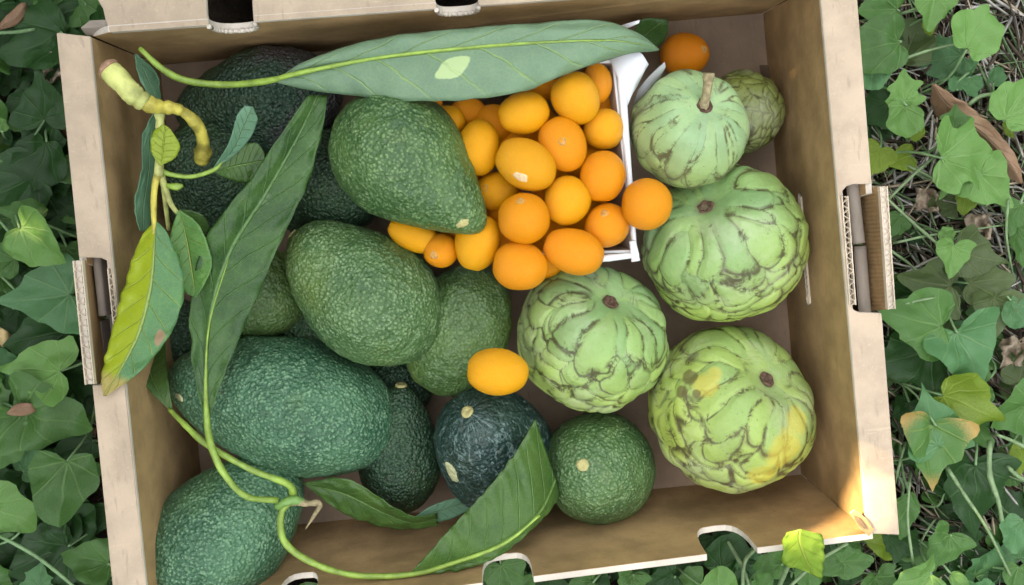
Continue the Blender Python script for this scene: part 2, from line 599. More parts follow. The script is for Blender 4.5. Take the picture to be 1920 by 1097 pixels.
AV_teal = avo_mat('avocado_skin_blue_green', (0.026, 0.092, 0.045), (0.065, 0.165, 0.082), (0.224, 0.400, 0.227), tone=.85, bumpy=1.5)
AV_dark = avo_mat('avocado_skin_dark', (0.010, 0.036, 0.016), (0.024, 0.062, 0.027), (0.095, 0.170, 0.093), tone=.65, bumpy=1.8)
AV_purple = avo_mat('avocado_skin_purplish', (0.010, 0.036, 0.021), (0.021, 0.055, 0.029), (0.086, 0.150, 0.103), tone=.7, bumpy=2.0, patch=(0.073, 0.062, 0.072))
AV_blue = avo_mat('avocado_skin_streaked', (0.010, 0.030, 0.025), (0.019, 0.050, 0.039), (0.052, 0.110, 0.088), tone=.35, streak=True)
AV_olive = avo_mat('avocado_skin_olive', (0.038, 0.085, 0.021), (0.077, 0.145, 0.037), (0.181, 0.280, 0.113), tone=.7)
AV_speck = avo_mat('avocado_skin_speckled', (0.036, 0.095, 0.029), (0.082, 0.160, 0.049), (0.249, 0.370, 0.175), tone=.8, bumpy=1.2)
M_scar = simple('stem_scar', (.42, .38, .16), .7, .3, .2, 400)
M_scarpale = simple('pale_scar', (.45, .46, .25), .7, .3, .3, 300)
M_woody = simple('woody_stem', (.30, .25, .14), .8, .2, .3, 500)

def revolve(prof, L, W_, nu=120, nv=90, lump=.02, seed=0, bend=0.0):
    """profile along +X from 0..1, radius fraction. Centered at origin."""
    vs, fs = [], []
    for i in range(nu + 1):
        s = (1 - math.cos(math.pi * i / nu)) / 2
        r = prof(s) * W_ / 2
        x = (s - .5) * L
        for k in range(nv):
            a = 2 * math.pi * k / nv
            p = Vector((x, r * math.cos(a), r * math.sin(a)))
            d = p.normalized()
            f = 1 + lump * noise.fractal(d * 1.6 + Vector((seed * 3.1, seed, 0)), 1, 2, 3)
            p *= f
            p += d * (.00045 * noise.noise(p * 420) + .0007 * noise.noise(p * 150)) * min(1, r * 60)
            p.y += bend * L * (4 * (s - .5) ** 2)
            vs.append(p)
    for i in range(nu):
        for k in range(nv):
            k2 = (k + 1) % nv
            fs.append((i * nv + k, i * nv + k2, (i + 1) * nv + k2, (i + 1) * nv + k))
    return vs, fs

def pear(neck, c0=.40, k=4.2):
    def f(s):
        # s=0 narrow end, s=1 round end
        base = math.sqrt(max(0, 1 - (2 * s - 1) ** 2))
        c = .5 + .5 * math.tanh((s - c0) * k)
        return base * ((1 - neck) + neck * c * 1.08)
    return f

FR = {}
def avocado(a, b, wpx, mat, label, neck=.35, lump=.022, seed=0, bend=0.0, scar=True, group='avocados in the box', c0=.40, k=4.2):
    """a: (px,py,z) narrow end, b: round end"""
    A, B = at(*a), at(*b)
    L = (B - A).length
    zc = (a[2] + b[2]) / 2
    Wd = wpx * mpp(zc)
    mx = max(pear(neck, c0, k)(i / 50) for i in range(51))
    vs, fs = revolve(pear(neck, c0, k), L, Wd / mx, seed=seed, lump=lump, bend=bend)
    c = A.lerp(B, .5)
    t = empty('avocado', c)
    X = (B - A).normalized()
    Y = Vector((0, 0, 1)).cross(X).normalized()
    Mx = Matrix((X, Y, X.cross(Y))).transposed().to_4x4()
    t.matrix_world = Matrix.Translation(c) @ Mx
    bpy.context.view_layer.update()
    o = link('skin', pymesh('avocado_skin', vs, fs), None, [mat]); o.parent = t
    if scar:
        r = .0034
        sv, sf = [], []
        for i, (rr, xx) in enumerate(((1.0, .0012), (1.0, -.0004), (.72, -.0010), (.35, -.0005), (.02, -.0003))):
            for k in range(14):
                an = 2 * math.pi * k / 14
                q = 1 + .15 * noise.noise(Vector((math.cos(an), math.sin(an), seed)))
                sv.append((-L / 2 + xx, r * rr * q * math.cos(an), r * rr * q * math.sin(an)))
        for i in range(4):
            for k in range(14):
                k2 = (k + 1) % 14
                sf.append((i * 14 + k, (i + 1) * 14 + k, (i + 1) * 14 + k2, i * 14 + k2))
        sc = link('stem_scar', pymesh('stem_scar', sv, sf), None, [M_scar]); sc.parent = t
    tag(t, label, 'avocado', group)
    return t

avocado((908, 430, .104), (650, 208, .086), 238, AV_green, 'pear-shaped green avocado lying half over the left of the kumquat punnet', neck=.60, seed=1, lump=.02, c0=.36, k=3.0, scar=False)
avocado((548, 440, .078), (806, 648, .070), 238, AV_speck, 'plump speckled avocado in the middle of the box, just below the pear-shaped one', neck=.22, seed=2)
avocado((318, 700, .060), (742, 808, .054), 254, AV_teal, 'largest avocado, blue-green and bumpy, lying crosswise on the left', neck=.20, seed=3, lump=.03)
avocado((550, 864, .058), (296, 1130, .076), 246, AV_teal, 'avocado in the front left corner, partly cut off by the photo edge', neck=.2, seed=4, scar=False)
avocado((905, 500, .060), (818, 735, .048), 196, AV_olive, 'olive green avocado pinched at the waist, behind the single loose kumquat in the middle', neck=.06, seed=5, lump=.05, scar=False)
avocado((752, 722, .052), (748, 960, .040), 156, AV_dark, 'dark narrow avocado between the largest avocado and the streaked one', neck=.30, seed=6)
avocado((876, 772, .094), (972, 905, .018), 222, AV_blue, 'dark bluish avocado with pale streaks round its stem scar', neck=.10, seed=7, lump=.03)
avocado((1093, 872, .092), (1148, 880, .008), 212, AV_speck, 'round avocado seen end-on with a yellow stem scar in front of the cherimoyas', neck=.02, seed=8, lump=.02)
avocado((330, 215, .042), (640, 165, .052), 190, AV_purple, 'dark avocado with a purplish flush in the back left corner', neck=.3, seed=9, scar=False)
avocado((350, 440, .040), (440, 225, .050), 190, AV_dark, 'dark avocado under the cut twig on the left', neck=.25, seed=10, scar=False)
avocado((545, 430, .040), (690, 270, .054), 200, AV_dark, 'dark avocado in shadow between the long leaf and the pear-shaped avocado', neck=.2, seed=11, scar=False)
avocado((410, 610, .040), (560, 500, .046), 172, AV_olive, 'greyish avocado half hidden behind the long leaf on the left', neck=.2, seed=12, scar=False)
avocado((520, 700, .026), (650, 560, .030), 150, AV_dark, 'deep-lying dark avocado under the plump speckled one', neck=.2, seed=13, scar=False)
avocado((330, 560, .022), (350, 700, .026), 120, AV_dark, 'deep-lying dark avocado beneath the yellowing leaf', neck=.2, seed=14, scar=False)
avocado((680, 660, .026), (800, 760, .026), 120, AV_dark, 'deep-lying dark avocado glimpsed right of the largest avocado', neck=.2, seed=15, scar=False)

# pale scar on the streaked avocado and lime tip scuff on the largest
def scuff(parent_label, pts, zc, mat, name='scuff'):
    pass

# ---- cherimoya
def che_mat(name, base, low, line, warm=0.0, blush=None):
    n = NT(name, .5, .45)
    at_ = n.attr('che')
    sepc = n.t.nodes.new('ShaderNodeSeparateColor')
    n.t.links.new(at_[0], sepc.inputs[0])
    edge, pole, cell = sepc.outputs[0], sepc.outputs[1], sepc.outputs[2]
    v = n.obj()
    a = n.noise(v, 40, 5, .6)
    fine = n.noise(v, 420, 4, .7)
    c = n.mix(pole, low, base)
    c = n.mix(n.ss(a, .35, .7, 0, .45), c, tuple(x * .62 for x in base))
    c = n.mix(n.math('MULTIPLY', cell, .28), c, tuple(min(1, x * 1.5) for x in low))
    # dark seams, broken up by noise
    en = n.noise(v, 60, 3, .6)
    e1 = n.math('SUBTRACT', 1.0, n.ss(edge, .0, .17))
    e2 = n.math('MULTIPLY', e1, n.ss(en, .34, .50))
    c = n.mix(n.math('MULTIPLY', e1, .40), c, tuple(x * .45 for x in base))
    c = n.mix(n.math('MULTIPLY', e2, .95), c, line)
    # halo of brown beside the seams
    e3 = n.math('MULTIPLY', n.math('SUBTRACT', 1.0, n.ss(edge, .05, .5)), n.ss(n.noise(v, 30, 4, .7), .46, .62))
    c = n.mix(n.math('MULTIPLY', e3, .65), c, tuple(x * 1.5 for x in line))
    bloom = n.noise(v, 26, 6, .7)
    c = n.mix(n.ss(bloom, .45, .68, 0, .38), c, (.46, .50, .34))
    rust = n.noise(n.obj((1, 1, 1)), 75, 6, .75, .8)
    c = n.mix(n.math('MULTIPLY', n.ss(rust, .50, .60, 0, .9), n.math('SUBTRACT', 1.0, n.ss(edge, .15, .75))), c, line)
    c = n.mix(n.ss(fine, .50, .72, 0, .20), c, tuple(x * .6 for x in base))
    sp = n.voro(v, 260)
    c = n.mix(n.math('MULTIPLY', n.ss(sp, .08, .18, .6, 0), n.ss(fine, .5, .6)), c, line)
    c = n.mix(n.math('MULTIPLY', n.ss(n.math('ADD', n.attr('pit')[2], n.math('MULTIPLY', n.math('SUBTRACT', a, .5), .8)), .15, .7), .9), c, (.15, .10, .07))
    nn = n.math('MULTIPLY', n.math('SUBTRACT', n.noise(v, 110, 4, .7), .5), .9)
    yl = n.attr('yel')[2]; br = n.attr('brn')[2]
    c = n.mix(n.math('MULTIPLY', n.ss(n.math('ADD', yl, nn), .12, .5), n.ss(yl, 0, .3, 0, .6)), c, (.50, .42, .05))
    c = n.mix(n.math('MULTIPLY', n.ss(n.math('ADD', br, nn), .15, .45), n.ss(br, 0, .3, 0, .75)), c, (.085, .06, .02))
    n.set('Base Color', c)
    n.set('Roughness', n.ss(fine, .3, .7, .42, .60))
    n.bump(fine, .0003, .9)
    n.bump(rust, .0008, .6)
    return n.m
CH_a = che_mat('cherimoya_skin', (.215, .365, .14), (.31, .41, .080), (.052, .044, .013))
CH_b = che_mat('cherimoya_skin_pale', (.27, .42, .21), (.31, .40, .12), (.09, .085, .032))
CH_c = che_mat('cherimoya_skin_blushed', (.255, .385, .115), (.34, .41, .07), (.060, .046, .013), blush=((.50, .36, .05), 13, .60))
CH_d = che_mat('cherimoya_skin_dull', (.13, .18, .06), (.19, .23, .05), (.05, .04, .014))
M_pit = simple('stem_pit', (.10, .06, .04), .8, .2, .4, 500)

def cherimoya(c, rpx, mat, label, stem=(0, 0, 1), oblate=.9, seed=0, depth=1.0, rings=None, dimple=.16, stalk=0.0, smooth=0.0, pitsize=.72, front=True, rib=.42, scale_r=.225, blots=()):
    rng = np.random.default_rng(seed + 100)
    r = rpx * mpp(c[2])
    # unit sphere grid, pole = +Z local is the stem
    nu, nv = 210, 300
    t = np.linspace(0.0, math.pi, nu + 1)
    p = np.linspace(0, 2 * math.pi, nv, endpoint=False)
    T, P = np.meshgrid(t, p, indexing='ij')
    # centres
    rings = rings or [(.50, 17), (.92, 17), (1.17, 19), (1.42, 20), (1.66, 20), (1.90, 19), (2.14, 17), (2.38, 14), (2.62, 10), (2.9, 5)]
    cc = []
    for i, (tt, n) in enumerate(rings):
        ph0 = rng.random() * .3 + (i % 2) * math.pi / n
        for k in range(n):
            cc.append((tt + rng.normal() * (.10 if i == 0 else .09), ph0 + 2 * math.pi * k / n + rng.normal() * .09))
    cc = np.array(cc)
    # warp
    wx = np.array([[noise.noise(Vector((math.sin(a) * math.cos(b), math.sin(a) * math.sin(b), math.cos(a))) * 2.6 + Vector((seed, 0, 5))) for b in p] for a in t])
    wy = np.array([[noise.noise(Vector((math.sin(a) * math.cos(b), math.sin(a) * math.sin(b), math.cos(a))) * 2.6 + Vector((seed, 9, 5))) for b in p] for a in t])
    w2 = np.array([[noise.noise(Vector((math.sin(a) * math.cos(b), math.sin(a) * math.sin(b), math.cos(a))) * 7.0 + Vector((seed, 4, 1))) for b in p] for a in t])
    wk = 1 - 2.2 * smooth
    Tw = T + wx * .17 + w2 * .042 * wk
    Pw = P + (wy * .14 + w2 * .03) * wk
    ringid = np.concatenate([[q] * n_ for q, (_, n_) in enumerate(rings)])
    F1 = np.full(T.shape, 1.0); edge = np.full(T.shape, 0.0)
    taken = np.zeros(T.shape, bool); above = np.full(T.shape, 9.0); cidx = np.zeros(T.shape)
    for q in range(len(rings)):
        G, Dd = [], []
        for i_ in np.where(ringid == q)[0]:
            ct, cp = cc[i_]
            sy = rib if q == 0 else (.70 if ct < 1.1 else .95)
            rho = scale_r * (1.0 + .22 * math.sin(i_ * 7.7)) * (1 if ct < 2.2 else .85)
            dp = (Pw - cp + math.pi) % (2 * math.pi) - math.pi
            dx = np.sin(np.clip(Tw, .22 if q == 0 else .5, math.pi - .1)) * dp
            dy = (Tw - ct) * sy
            dd = (np.abs(dx) ** 2.3 + np.abs(dy) ** 2.3) ** (1 / 2.3)
            Dd.append(dd); G.append((rho - dd) / rho)
        G = np.array(G); Dd = np.array(Dd)
        idx = G.argmax(0); S2 = np.sort(G, axis=0)
        g1, g2 = S2[-1], S2[-2]
        d1 = np.take_along_axis(Dd, idx[None], 0)[0]
        new = (g1 > 0) & ~taken
        ew = np.minimum(np.minimum(g1, (g1 - g2) * .75), above)
        edge[new] = ew[new]; F1[new] = d1[new]; cidx[new] = ((idx + q * 5) * .618 % 1)[new]
        out_ = ~taken & ~new
        above[out_] = np.minimum(above[out_], -g1[out_])
        taken |= new
    edge = np.clip(edge / .35, 0, 1)
    fade = np.clip((T - .10) / .45, 0, 1) * (1 - smooth)
    sm = edge * edge * (3 - 2 * edge)
    prof = 1 - dimple * np.exp(-(T / .30) ** 2) + .05 * np.exp(-((T - .75) / .4) ** 2) - .05 * np.clip((T - 2.2) / .9, 0, 1)
    lump = wx * .055
    disp = (sm - .75) * .017 * depth * fade + (.010 * depth * fade) * np.clip(1 - F1 / .25, 0, 1)
    rad = prof * (1 + lump + disp)
    ob = oblate
    X = rad * np.sin(T) * np.cos(P); Y = rad * np.sin(T) * np.sin(P); Z = rad * np.cos(T) * ob
    V = np.stack([X, Y, Z], -1) * r
    verts = V.reshape(-1, 3)
    fs = []
    for i in range(nu):
        for k in range(nv):
            k2 = (k + 1) % nv
            fs.append((i * nv + k, (i + 1) * nv + k, (i + 1) * nv + k2, i * nv + k2))
    me = pymesh('cherimoya_skin', verts.tolist(), fs)
    ca = me.color_attributes.new('che', 'FLOAT_COLOR', 'POINT')
    pole = np.clip(1 - (T - .7) / 1.1, 0, 1)
    cell = cidx
    eg = 1 - (1 - edge) * np.clip(fade * 1.2 + .1, 0, 1)
    colr = np.stack([eg, pole, cell, np.ones_like(T)], -1).reshape(-1).astype(np.float32)
    ca.data.foreach_set('color', colr)
    pa = me.attributes.new('pit', 'FLOAT', 'POINT')
    pa.data.foreach_set('value', np.clip(1 - T / .22, 0, 1).reshape(-1).astype(np.float32))
    o = link('skin', me, None, [mat])
    tt = empty('cherimoya', at(*c))
    dx, dy = stem
    vd = (CAM - at(*c)).normalized()
    rx_ = (ROT @ Vector((1, 0, 0))); rx_ = (rx_ - vd * rx_.dot(vd)).normalized()
    ry_ = vd.cross(rx_)
    S = rx_ * dx - ry_ * dy + vd * math.sqrt(max(.01, 1 - dx * dx - dy * dy)) * (1 if front else -1)
    S.normalize()
    q = S.to_track_quat('Z', 'Y')
    tt.matrix_world = Matrix.Translation(at(*c)) @ q.to_matrix().to_4x4() @ Matrix.Rotation(seed * 1.3, 4, 'Z')
    bpy.context.view_layer.update()
    o.parent = tt
    inv = tt.matrix_world.inverted()
    bl_ = np.zeros(len(verts)); bd_ = np.zeros(len(verts))
    for (bx, by, bz, br, kind_) in blots:
        d_ = (at(bx, by, 0) - CAM).normalized()
        ok, hit, _n, _i = o.ray_cast(inv @ CAM, (inv.to_3x3() @ d_).normalized())
        if not ok: continue
        q = np.array(hit)
        dd = 1 - np.linalg.norm(verts - q, axis=1) / br
        if kind_ == 'y': bl_ = np.maximum(bl_, dd)
        else: bd_ = np.maximum(bd_, dd)
    for nm_, arr in (('yel', bl_), ('brn', bd_)):
        aa = me.attributes.new(nm_, 'FLOAT', 'POINT'); aa.data.foreach_set('value', np.clip(arr, 0, 1).astype(np.float32))
    z_p = (1 - dimple) * ob * r
    if stalk:
        ul = (inv.to_3x3() @ ry_).normalized()
        pts = [Vector((0, 0, z_p - .002)), Vector((0, 0, z_p + stalk * .22)) + ul * stalk * .25, Vector((0, 0, z_p + stalk * .42)) + ul * stalk * .85]
        P_ = crom([tuple(x) for x in pts], 10)
        vs, f2 = tube_geo(P_, [.0042, .0030, .0025, .0024, .0023, .0023, .0024, .0025, .0030, .0028], 10)
        s = link('stalk', pymesh('stalk', vs, f2), None, [M_woody]); s.parent = tt
    # pit ring
    sv, sf = [], []
    for rr, zz in ((.0062, .0010), (.0048, .0018), (.0036, .0012), (.0022, .0002), (.0004, -.0004)):
        for k in range(18):
            an = 2 * math.pi * k / 18
            w_ = (1 + .18 * noise.noise(Vector((math.cos(an) * 1.5, math.sin(an) * 1.5, seed)))) * pitsize
            sv.append((rr * w_ * math.cos(an), rr * w_ * math.sin(an), z_p - .0002 + zz + .0004 * math.sin(an * 5)))
    for i in range(4):
        for k in range(18):
            k2 = (k + 1) % 18
            sf.append((i * 18 + k, i * 18 + k2, (i + 1) * 18 + k2, (i + 1) * 18 + k))
    s = link('stem_pit', pymesh('stem_pit', sv, sf), None, [M_pit]); s.parent = tt
    tag(tt, label, 'cherimoya', 'cherimoyas in the box')
    return tt

cherimoya((1290, 246, .086), 109, CH_b, 'smallest pale cherimoya with a short woody stalk, beside the punnet', stem=(.30, -.50), oblate=.93, seed=1, depth=.40, dimple=.14, stalk=.015, rib=.22, scale_r=.19, smooth=.25,
          rings=[(.65, 24), (1.35, 26), (1.6, 24), (1.85, 22), (2.1, 19), (2.35, 16), (2.6, 11), (2.85, 7)])
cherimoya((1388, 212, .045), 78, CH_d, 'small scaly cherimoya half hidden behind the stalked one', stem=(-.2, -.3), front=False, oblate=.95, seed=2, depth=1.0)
cherimoya((1358, 458, .064), 153, CH_a, 'cherimoya against the right wall with its brown stem pit towards the back', stem=(-.30, -.58), oblate=.88, seed=3, depth=1.0)
cherimoya((1108, 634, .064), 143, CH_a, 'cherimoya with deep scales just below the kumquat punnet', stem=(.34, -.62), oblate=.86, seed=4, depth=1.0)
cherimoya((1367, 768, .064), 159, CH_c, 'largest cherimoya, blotched yellow, in the front right of the box', stem=(.58, -.46), oblate=.88, seed=5, depth=.8,
          blots=[(1322, 722, 0, .0095, 'y'), (1340, 702, 0, .006, 'y'), (1294, 708, 0, .0062, 'b'), (1278, 734, 0, .0045, 'b'), (1306, 738, 0, .0035, 'b'), (1472, 845, 0, .017, 'y'), (1498, 790, 0, .012, 'y'), (1430, 890, 0, .011, 'y')])

# ---- kumquats
def kq_mat(name, a, b, blotch=None):
    n = NT(name, .20, .45)
    v = n.obj()
    f = n.noise(v, 50, 3)
    c = n.mix(n.ss(f, .3, .7), a, b)
    p = n.voro(v, 900)
    c = n.mix(n.ss(p, .1, .3, .45, 0), c, tuple(x * .66 for x in a))
    c = n.mix(n.ss(n.noise(v, 24, 5, .6), .52, .66, 0, .5), c, (a[0] * .95, a[1] * .72, 0))
    c = n.mix(n.ss(n.noise(v, 190, 4, .8), .66, .74, 0, .5), c, (.35, .16, .03))
    if blotch:
        c = n.mix(n.ss(n.noise(v, 60, 4), .63, .70, 0, .8), c, blotch)
    n.set('Base Color', c)
    n.set('Subsurface Weight', .12)
    n.set('Subsurface Radius', (.004, .0015, .0004))
    n.set('Subsurface Scale', 1.0)
    n.bump(n.ss(p, 0, .5), .00022, .8)
    n.bump(n.noise(v, 160, 3), .0005, .6)
    return n.m
KQ = dict(o=kq_mat('kumquat_orange', (.88, .305, .000), (.95, .375, .001)),
          y=kq_mat('kumquat_yellow_orange', (.92, .395, .001), (.97, .48, .003)),
          d=kq_mat('kumquat_deep_orange', (.74, .22, .001), (.82, .28, .002)),
          s=kq_mat('kumquat_scuffed', (.84, .36, .001), (.90, .44, .004), (.75, .52, .28)))
M_kscar = simple('kumquat_scar', (.50, .26, .07), .6, .3, .3, 500)
kmesh = {}
def kumquat(px, py, rx, ry, ang, z, m, label, scar=None, elong=None):
    """rx, ry in px, ang degrees screen angle of rx axis (counter-clockwise)"""
    s = mpp(z)
    c = at(px, py, z)
    t = empty('kumquat', c)
    key = int(px) % 4
    if key not in kmesh:
        vs, fs = [], []
        nu, nv = 28, 32
        for i in range(nu + 1):
            a = math.pi * i / nu
            for k in range(nv):
                b = 2 * math.pi * k / nv
                x = -math.cos(a)
                rr = math.sin(a) ** .92 * (1 + .05 * x * (key - 1.5))
                d = Vector((x, rr * math.cos(b), rr * math.sin(b)))
                d *= 1 + .022 * noise.noise(d * 1.7 + Vector((key * 4, 0, 0)))
                e = 1 - .05 * math.exp(-((a) / .2) ** 2) 
                d.x *= e
                vs.append(d)
        for i in range(nu):
            for k in range(nv):
                k2 = (k + 1) % nv
                fs.append((i * nv + k, i * nv + k2, (i + 1) * nv + k2, (i + 1) * nv + k))
        me = pymesh('kumquat_skin', vs, fs)
        me.polygons.foreach_set('use_smooth', [True] * len(me.polygons))
        me.materials.append(None)
        kmesh[key] = me
    o = bpy.data.objects.new('rind', kmesh[key]); COL.objects.link(o)
    o.material_slots[0].link = 'OBJECT'; o.material_slots[0].material = KQ[m]
    a = R(ang)
    X = (at(px + 10 * math.cos(a), py - 10 * math.sin(a), z) - c).normalized()
    Y = Vector((0, 0, 1)).cross(X)
    t.matrix_world = Matrix.Translation(c) @ Matrix((X, Y, X.cross(Y))).transposed().to_4x4()
    bpy.context.view_layer.update()
    o.parent = t
    o.scale = (rx * s, ry * s, min(rx, ry) * s)
    if scar:
        # small calyx scar on the end that faces (sx, sy) in px from the centre
        sx, sy = scar
        d = Vector((sx / rx, sy / ry, 0)); h = max(0.05, 1 - d.x ** 2 - d.y ** 2)
        n_ = Vector((d.x, d.y, math.sqrt(h)))
        pos = Vector((n_.x * rx, n_.y * ry, n_.z * min(rx, ry))) * s * .995
        q = Vector((n_.x / rx, n_.y / ry, n_.z / min(rx, ry))).normalized().to_track_quat('Z', 'Y')
        sv, sf = [], []
        for rr, zz in ((.0024, -.0004), (.0018, .0003), (.0012, .0001), (.0002, .0002)):
            for k in range(10):
                an = 2 * math.pi * k / 10
                sv.append(pos + q @ Vector((rr * math.cos(an) * (1 + .2 * math.sin(3 * an)), rr * math.sin(an), zz)))
        for i in range(3):
            for k in range(10):
                k2 = (k + 1) % 10
                sf.append((i * 10 + k, i * 10 + k2, (i + 1) * 10 + k2, (i + 1) * 10 + k))
        so_ = link('stem_scar', pymesh('kumquat_scar', sv, sf), None, [M_kscar]); so_.parent = t
    tag(t, label, 'kumquat', 'kumquats')
    return t
KL = [
 (1284, 103, 46, 40, 0, .040, 'd', 'deep orange kumquat alone on the box floor in the back right corner', (30, 5)),
 (1213, 383, 47, 49, 0, .103, 'o', 'round orange kumquat perched on the right edge of the white punnet', None),
 (933, 697, 59, 45, -4, .106, 'y', 'single oval kumquat lying on the avocados in the middle of the box', None),
 (1080, 185, 50, 44, -60, .098, 'y', 'big kumquat in the punnet touching the underside of the long grey-green leaf', None),
 (1120, 157, 28, 38, 0, .088, 'o', 'kumquat in the back right corner of the punnet, half under the leaf tip', None),
 (982, 212, 48, 39, 10, .098, 'y', 'kumquat lying crosswise under the middle of the long leaf, topmost of its pile', None),
 (1131, 242, 39, 38, 0, .088, 'y', 'small kumquat wedged against the right wall of the punnet near its back', (28, 2)),
 (1056, 271, 53, 43, -63, .098, 'o', 'tilted kumquat in the punnet just below the big one at the leaf', (-5, -5)),
 (986, 308, 60, 46, -28, .102, 's', 'largest yellow-orange kumquat with a pale scuff, in the middle of the punnet', None),
 (896, 277, 53, 41, 80, .090, 'y', 'upright kumquat touching the right side of the pear-shaped avocado', None),
 (1130, 331, 48, 43, 85, .096, 'o', 'kumquat with a bright lower end beside the right wall of the punnet', None),
 (932, 358, 40, 36, 10, .080, 'y', 'lower-lying kumquat showing its dark stem end beside the avocado tip', (-22, 8)),
 (1063, 377, 47, 44, 60, .096, 'y', 'rounded kumquat in the punnet right of the perfectly round one', None),
 (982, 410, 49, 48, 0, .104, 'o', 'perfectly round orange kumquat above the ones at the front edge of the punnet', (-8, 33)),
 (1138, 423, 43, 41, 40, .092, 'o', 'kumquat in the front right corner of the punnet with a pale stem end', (8, 24)),
 (895, 455, 54, 43, 78, .090, 'y', 'upright kumquat just below the tip of the pear-shaped avocado', None),
 (976, 499, 53, 46, -10, .100, 'o', 'foremost kumquat, hanging over the front edge of the punnet', None),
 (1075, 471, 59, 43, -18, .100, 'o', 'long kumquat lying over the front edge of the punnet above a cherimoya', None),
 (826, 470, 33, 32, 0, .084, 'o', 'small kumquat in shadow at the front left corner of the punnet', (-12, -8)),
 (775, 441, 50, 30, -22, .082, 'y', 'kumquat peeping out between the two upper avocados', None),
 (838, 229, 34, 30, 10, .084, 'y', 'kumquat seen right of the pear-shaped avocado, just below the long leaf', None),
 (802, 196, 28, 22, 0, .082, 'o', 'kumquat barely showing between the long leaf and the top of the avocado', None),
 (925, 232, 38, 36, 0, .078, 'o', 'shaded kumquat left of the crosswise one beneath the leaf', None),
 (878, 212, 34, 28, 0, .076, 'o', 'shaded kumquat in the gap right under the leaf edge at the back', None),
 (1020, 165, 32, 24, 0, .082, 'o', 'kumquat mostly hidden between the crosswise and the big one at the leaf', None),
]
for (px, py, rx, ry, an, z, m, lab, sc_) in KL:
    kumquat(px, py, rx, ry, an, z, m, lab, sc_)
# the layer beneath, seen through the gaps
under = [(1012, 238, 'gap below the crosswise kumquat'), (955, 262, 'gap left of the scuffed kumquat'), (1088, 300, 'gap between the tilted kumquat and the wall-side one'), (1030, 340, 'gap right of the scuffed kumquat'), (950, 390, 'gap beside the dark stem-end kumquat'),
         (1030, 430, 'gap right of the perfectly round kumquat'), (1098, 400, 'gap left of the corner kumquat'), (935, 450, 'gap left of the foremost kumquat'), (860, 420, 'shade under the avocado tip'), (1020, 480, 'gap behind the foremost kumquat'), (870, 340, 'shade beside the flank of the avocado'), (1110, 205, 'gap behind the small wall-side kumquat')]
for px, py, wl in under:
    kumquat(px, py, 42 + (px % 5), 38, px % 180, .070, 'o', 'lower-layer kumquat glimpsed in the ' + wl, None)

# ---- punnet
M_white = simple('white_card', (.74, .77, .80), .45, .5, .04, 60, .0001)
M_whiteshade = simple('punnet_inner_shade', (.50, .42, .34), .6, .4, .1, 60, .0001)  # brownish shadow inside the white punnet, put into the colour
def film_mat():
    n = NT('clear_film', .25, .5)
    n.set('Base Color', (.55, .58, .60))
    n.set('Alpha', .62)
    return n.m
M_film = film_mat()
pn = tag(empty('punnet', at(950, 320, Z0)), 'white card punnet filled with kumquats, its folded corner poking out behind', 'punnet')
zr = .090
TR_, BR_, BL_, TL_ = at(1153, 112, zr), at(1192, 474, zr), at(812, 484, zr - .012), at(760, 130, zr - .006)
def inw(p, q, r, d):  # bottom inset
    return p + ((q - p).normalized() + (r - p).normalized()) * d
zb = .018
bot = []
cen = (TR_ + BR_ + BL_ + TL_) / 4
for p in (TR_, BR_, BL_, TL_):
    q = p + (cen - p) * .12; q.z = zb; bot.append(q)
top = [TR_, BR_, BL_, TL_]
for i in range(4):
    j = (i + 1) % 4
    nin = (cen - (top[i] + top[j]) / 2); nin.z = 0; nin.normalize()
    board('punnet_wall', [top[i], top[j], bot[j], bot[i]], nin * .0016, pn, (M_white, M_whiteshade, M_white))
board('punnet_base', [bot[0], bot[1], bot[2], bot[3]], (0, 0, -.0015), pn, (M_whiteshade, M_white, M_white))
# rim lips
def rim(a, b, wpx0, wpx1, n=14):
    vs, fs = [], []
    A, B = at(*a), at(*b)
    d = (B - A).normalized(); s = Vector((0, 0, 1)).cross(d)
    for i in range(n + 1):
        u = i / n
        ww = (wpx0 + (wpx1 - wpx0) * u) * mpp(zr) * (1 + .12 * noise.noise(Vector((u * 8, 0, 1))))
        c_ = A.lerp(B, u)
        for k, (o_, h) in enumerate(((-.5, -.0012), (-.4, 0), (.0, .0006), (.4, 0), (.5, -.0012))):
            vs.append(c_ + s * ww * o_ + Vector((0, 0, h)))
    for i in range(n):
        for k in range(4):
            fs.append((i * 5 + k, i * 5 + k + 1, (i + 1) * 5 + k + 1, (i + 1) * 5 + k))
    fs.append((0, 1, 2, 3, 4)); fs.append(tuple(n * 5 + k for k in range(5))[::-1])
    o = link('rim', pymesh('rim', vs, fs), pn, [M_white])
    return o
rim((1163, 108, zr + .003), (1191, 468, zr + .003), 17, 8)
rim((1196, 478, zr + .003), (1120, 486, zr + .003), 11, 14)
rim((1187, 452, zr + .0045), (1193, 490, zr + .0045), 13, 17, 6)
def sheet(name, rows, mat, parent, th=.0006, n=14):
    vs, fs = [], []
    for row in rows:
        for p in crom(row, n): vs.append(at(*p))
    m = len(rows)
    for j in range(m - 1):
        for i in range(n - 1):
            fs.append((j * n + i, j * n + i + 1, (j + 1) * n + i + 1, (j + 1) * n + i))
    o = link(name, pymesh(name, vs, fs), parent, [mat])
    s = o.modifiers.new('s', 'SOLIDIFY'); s.thickness = th
    return o
sheet('corner_flap', [[(1144, 112, .094), (1165, 102, .099), (1198, 97, .102), (1216, 120, .100)],
                      [(1160, 150, .092), (1178, 140, .095), (1195, 135, .097), (1208, 132, .096)],
                      [(1172, 210, .090), (1180, 190, .091), (1188, 170, .092), (1194, 160, .090)]], M_white, pn)
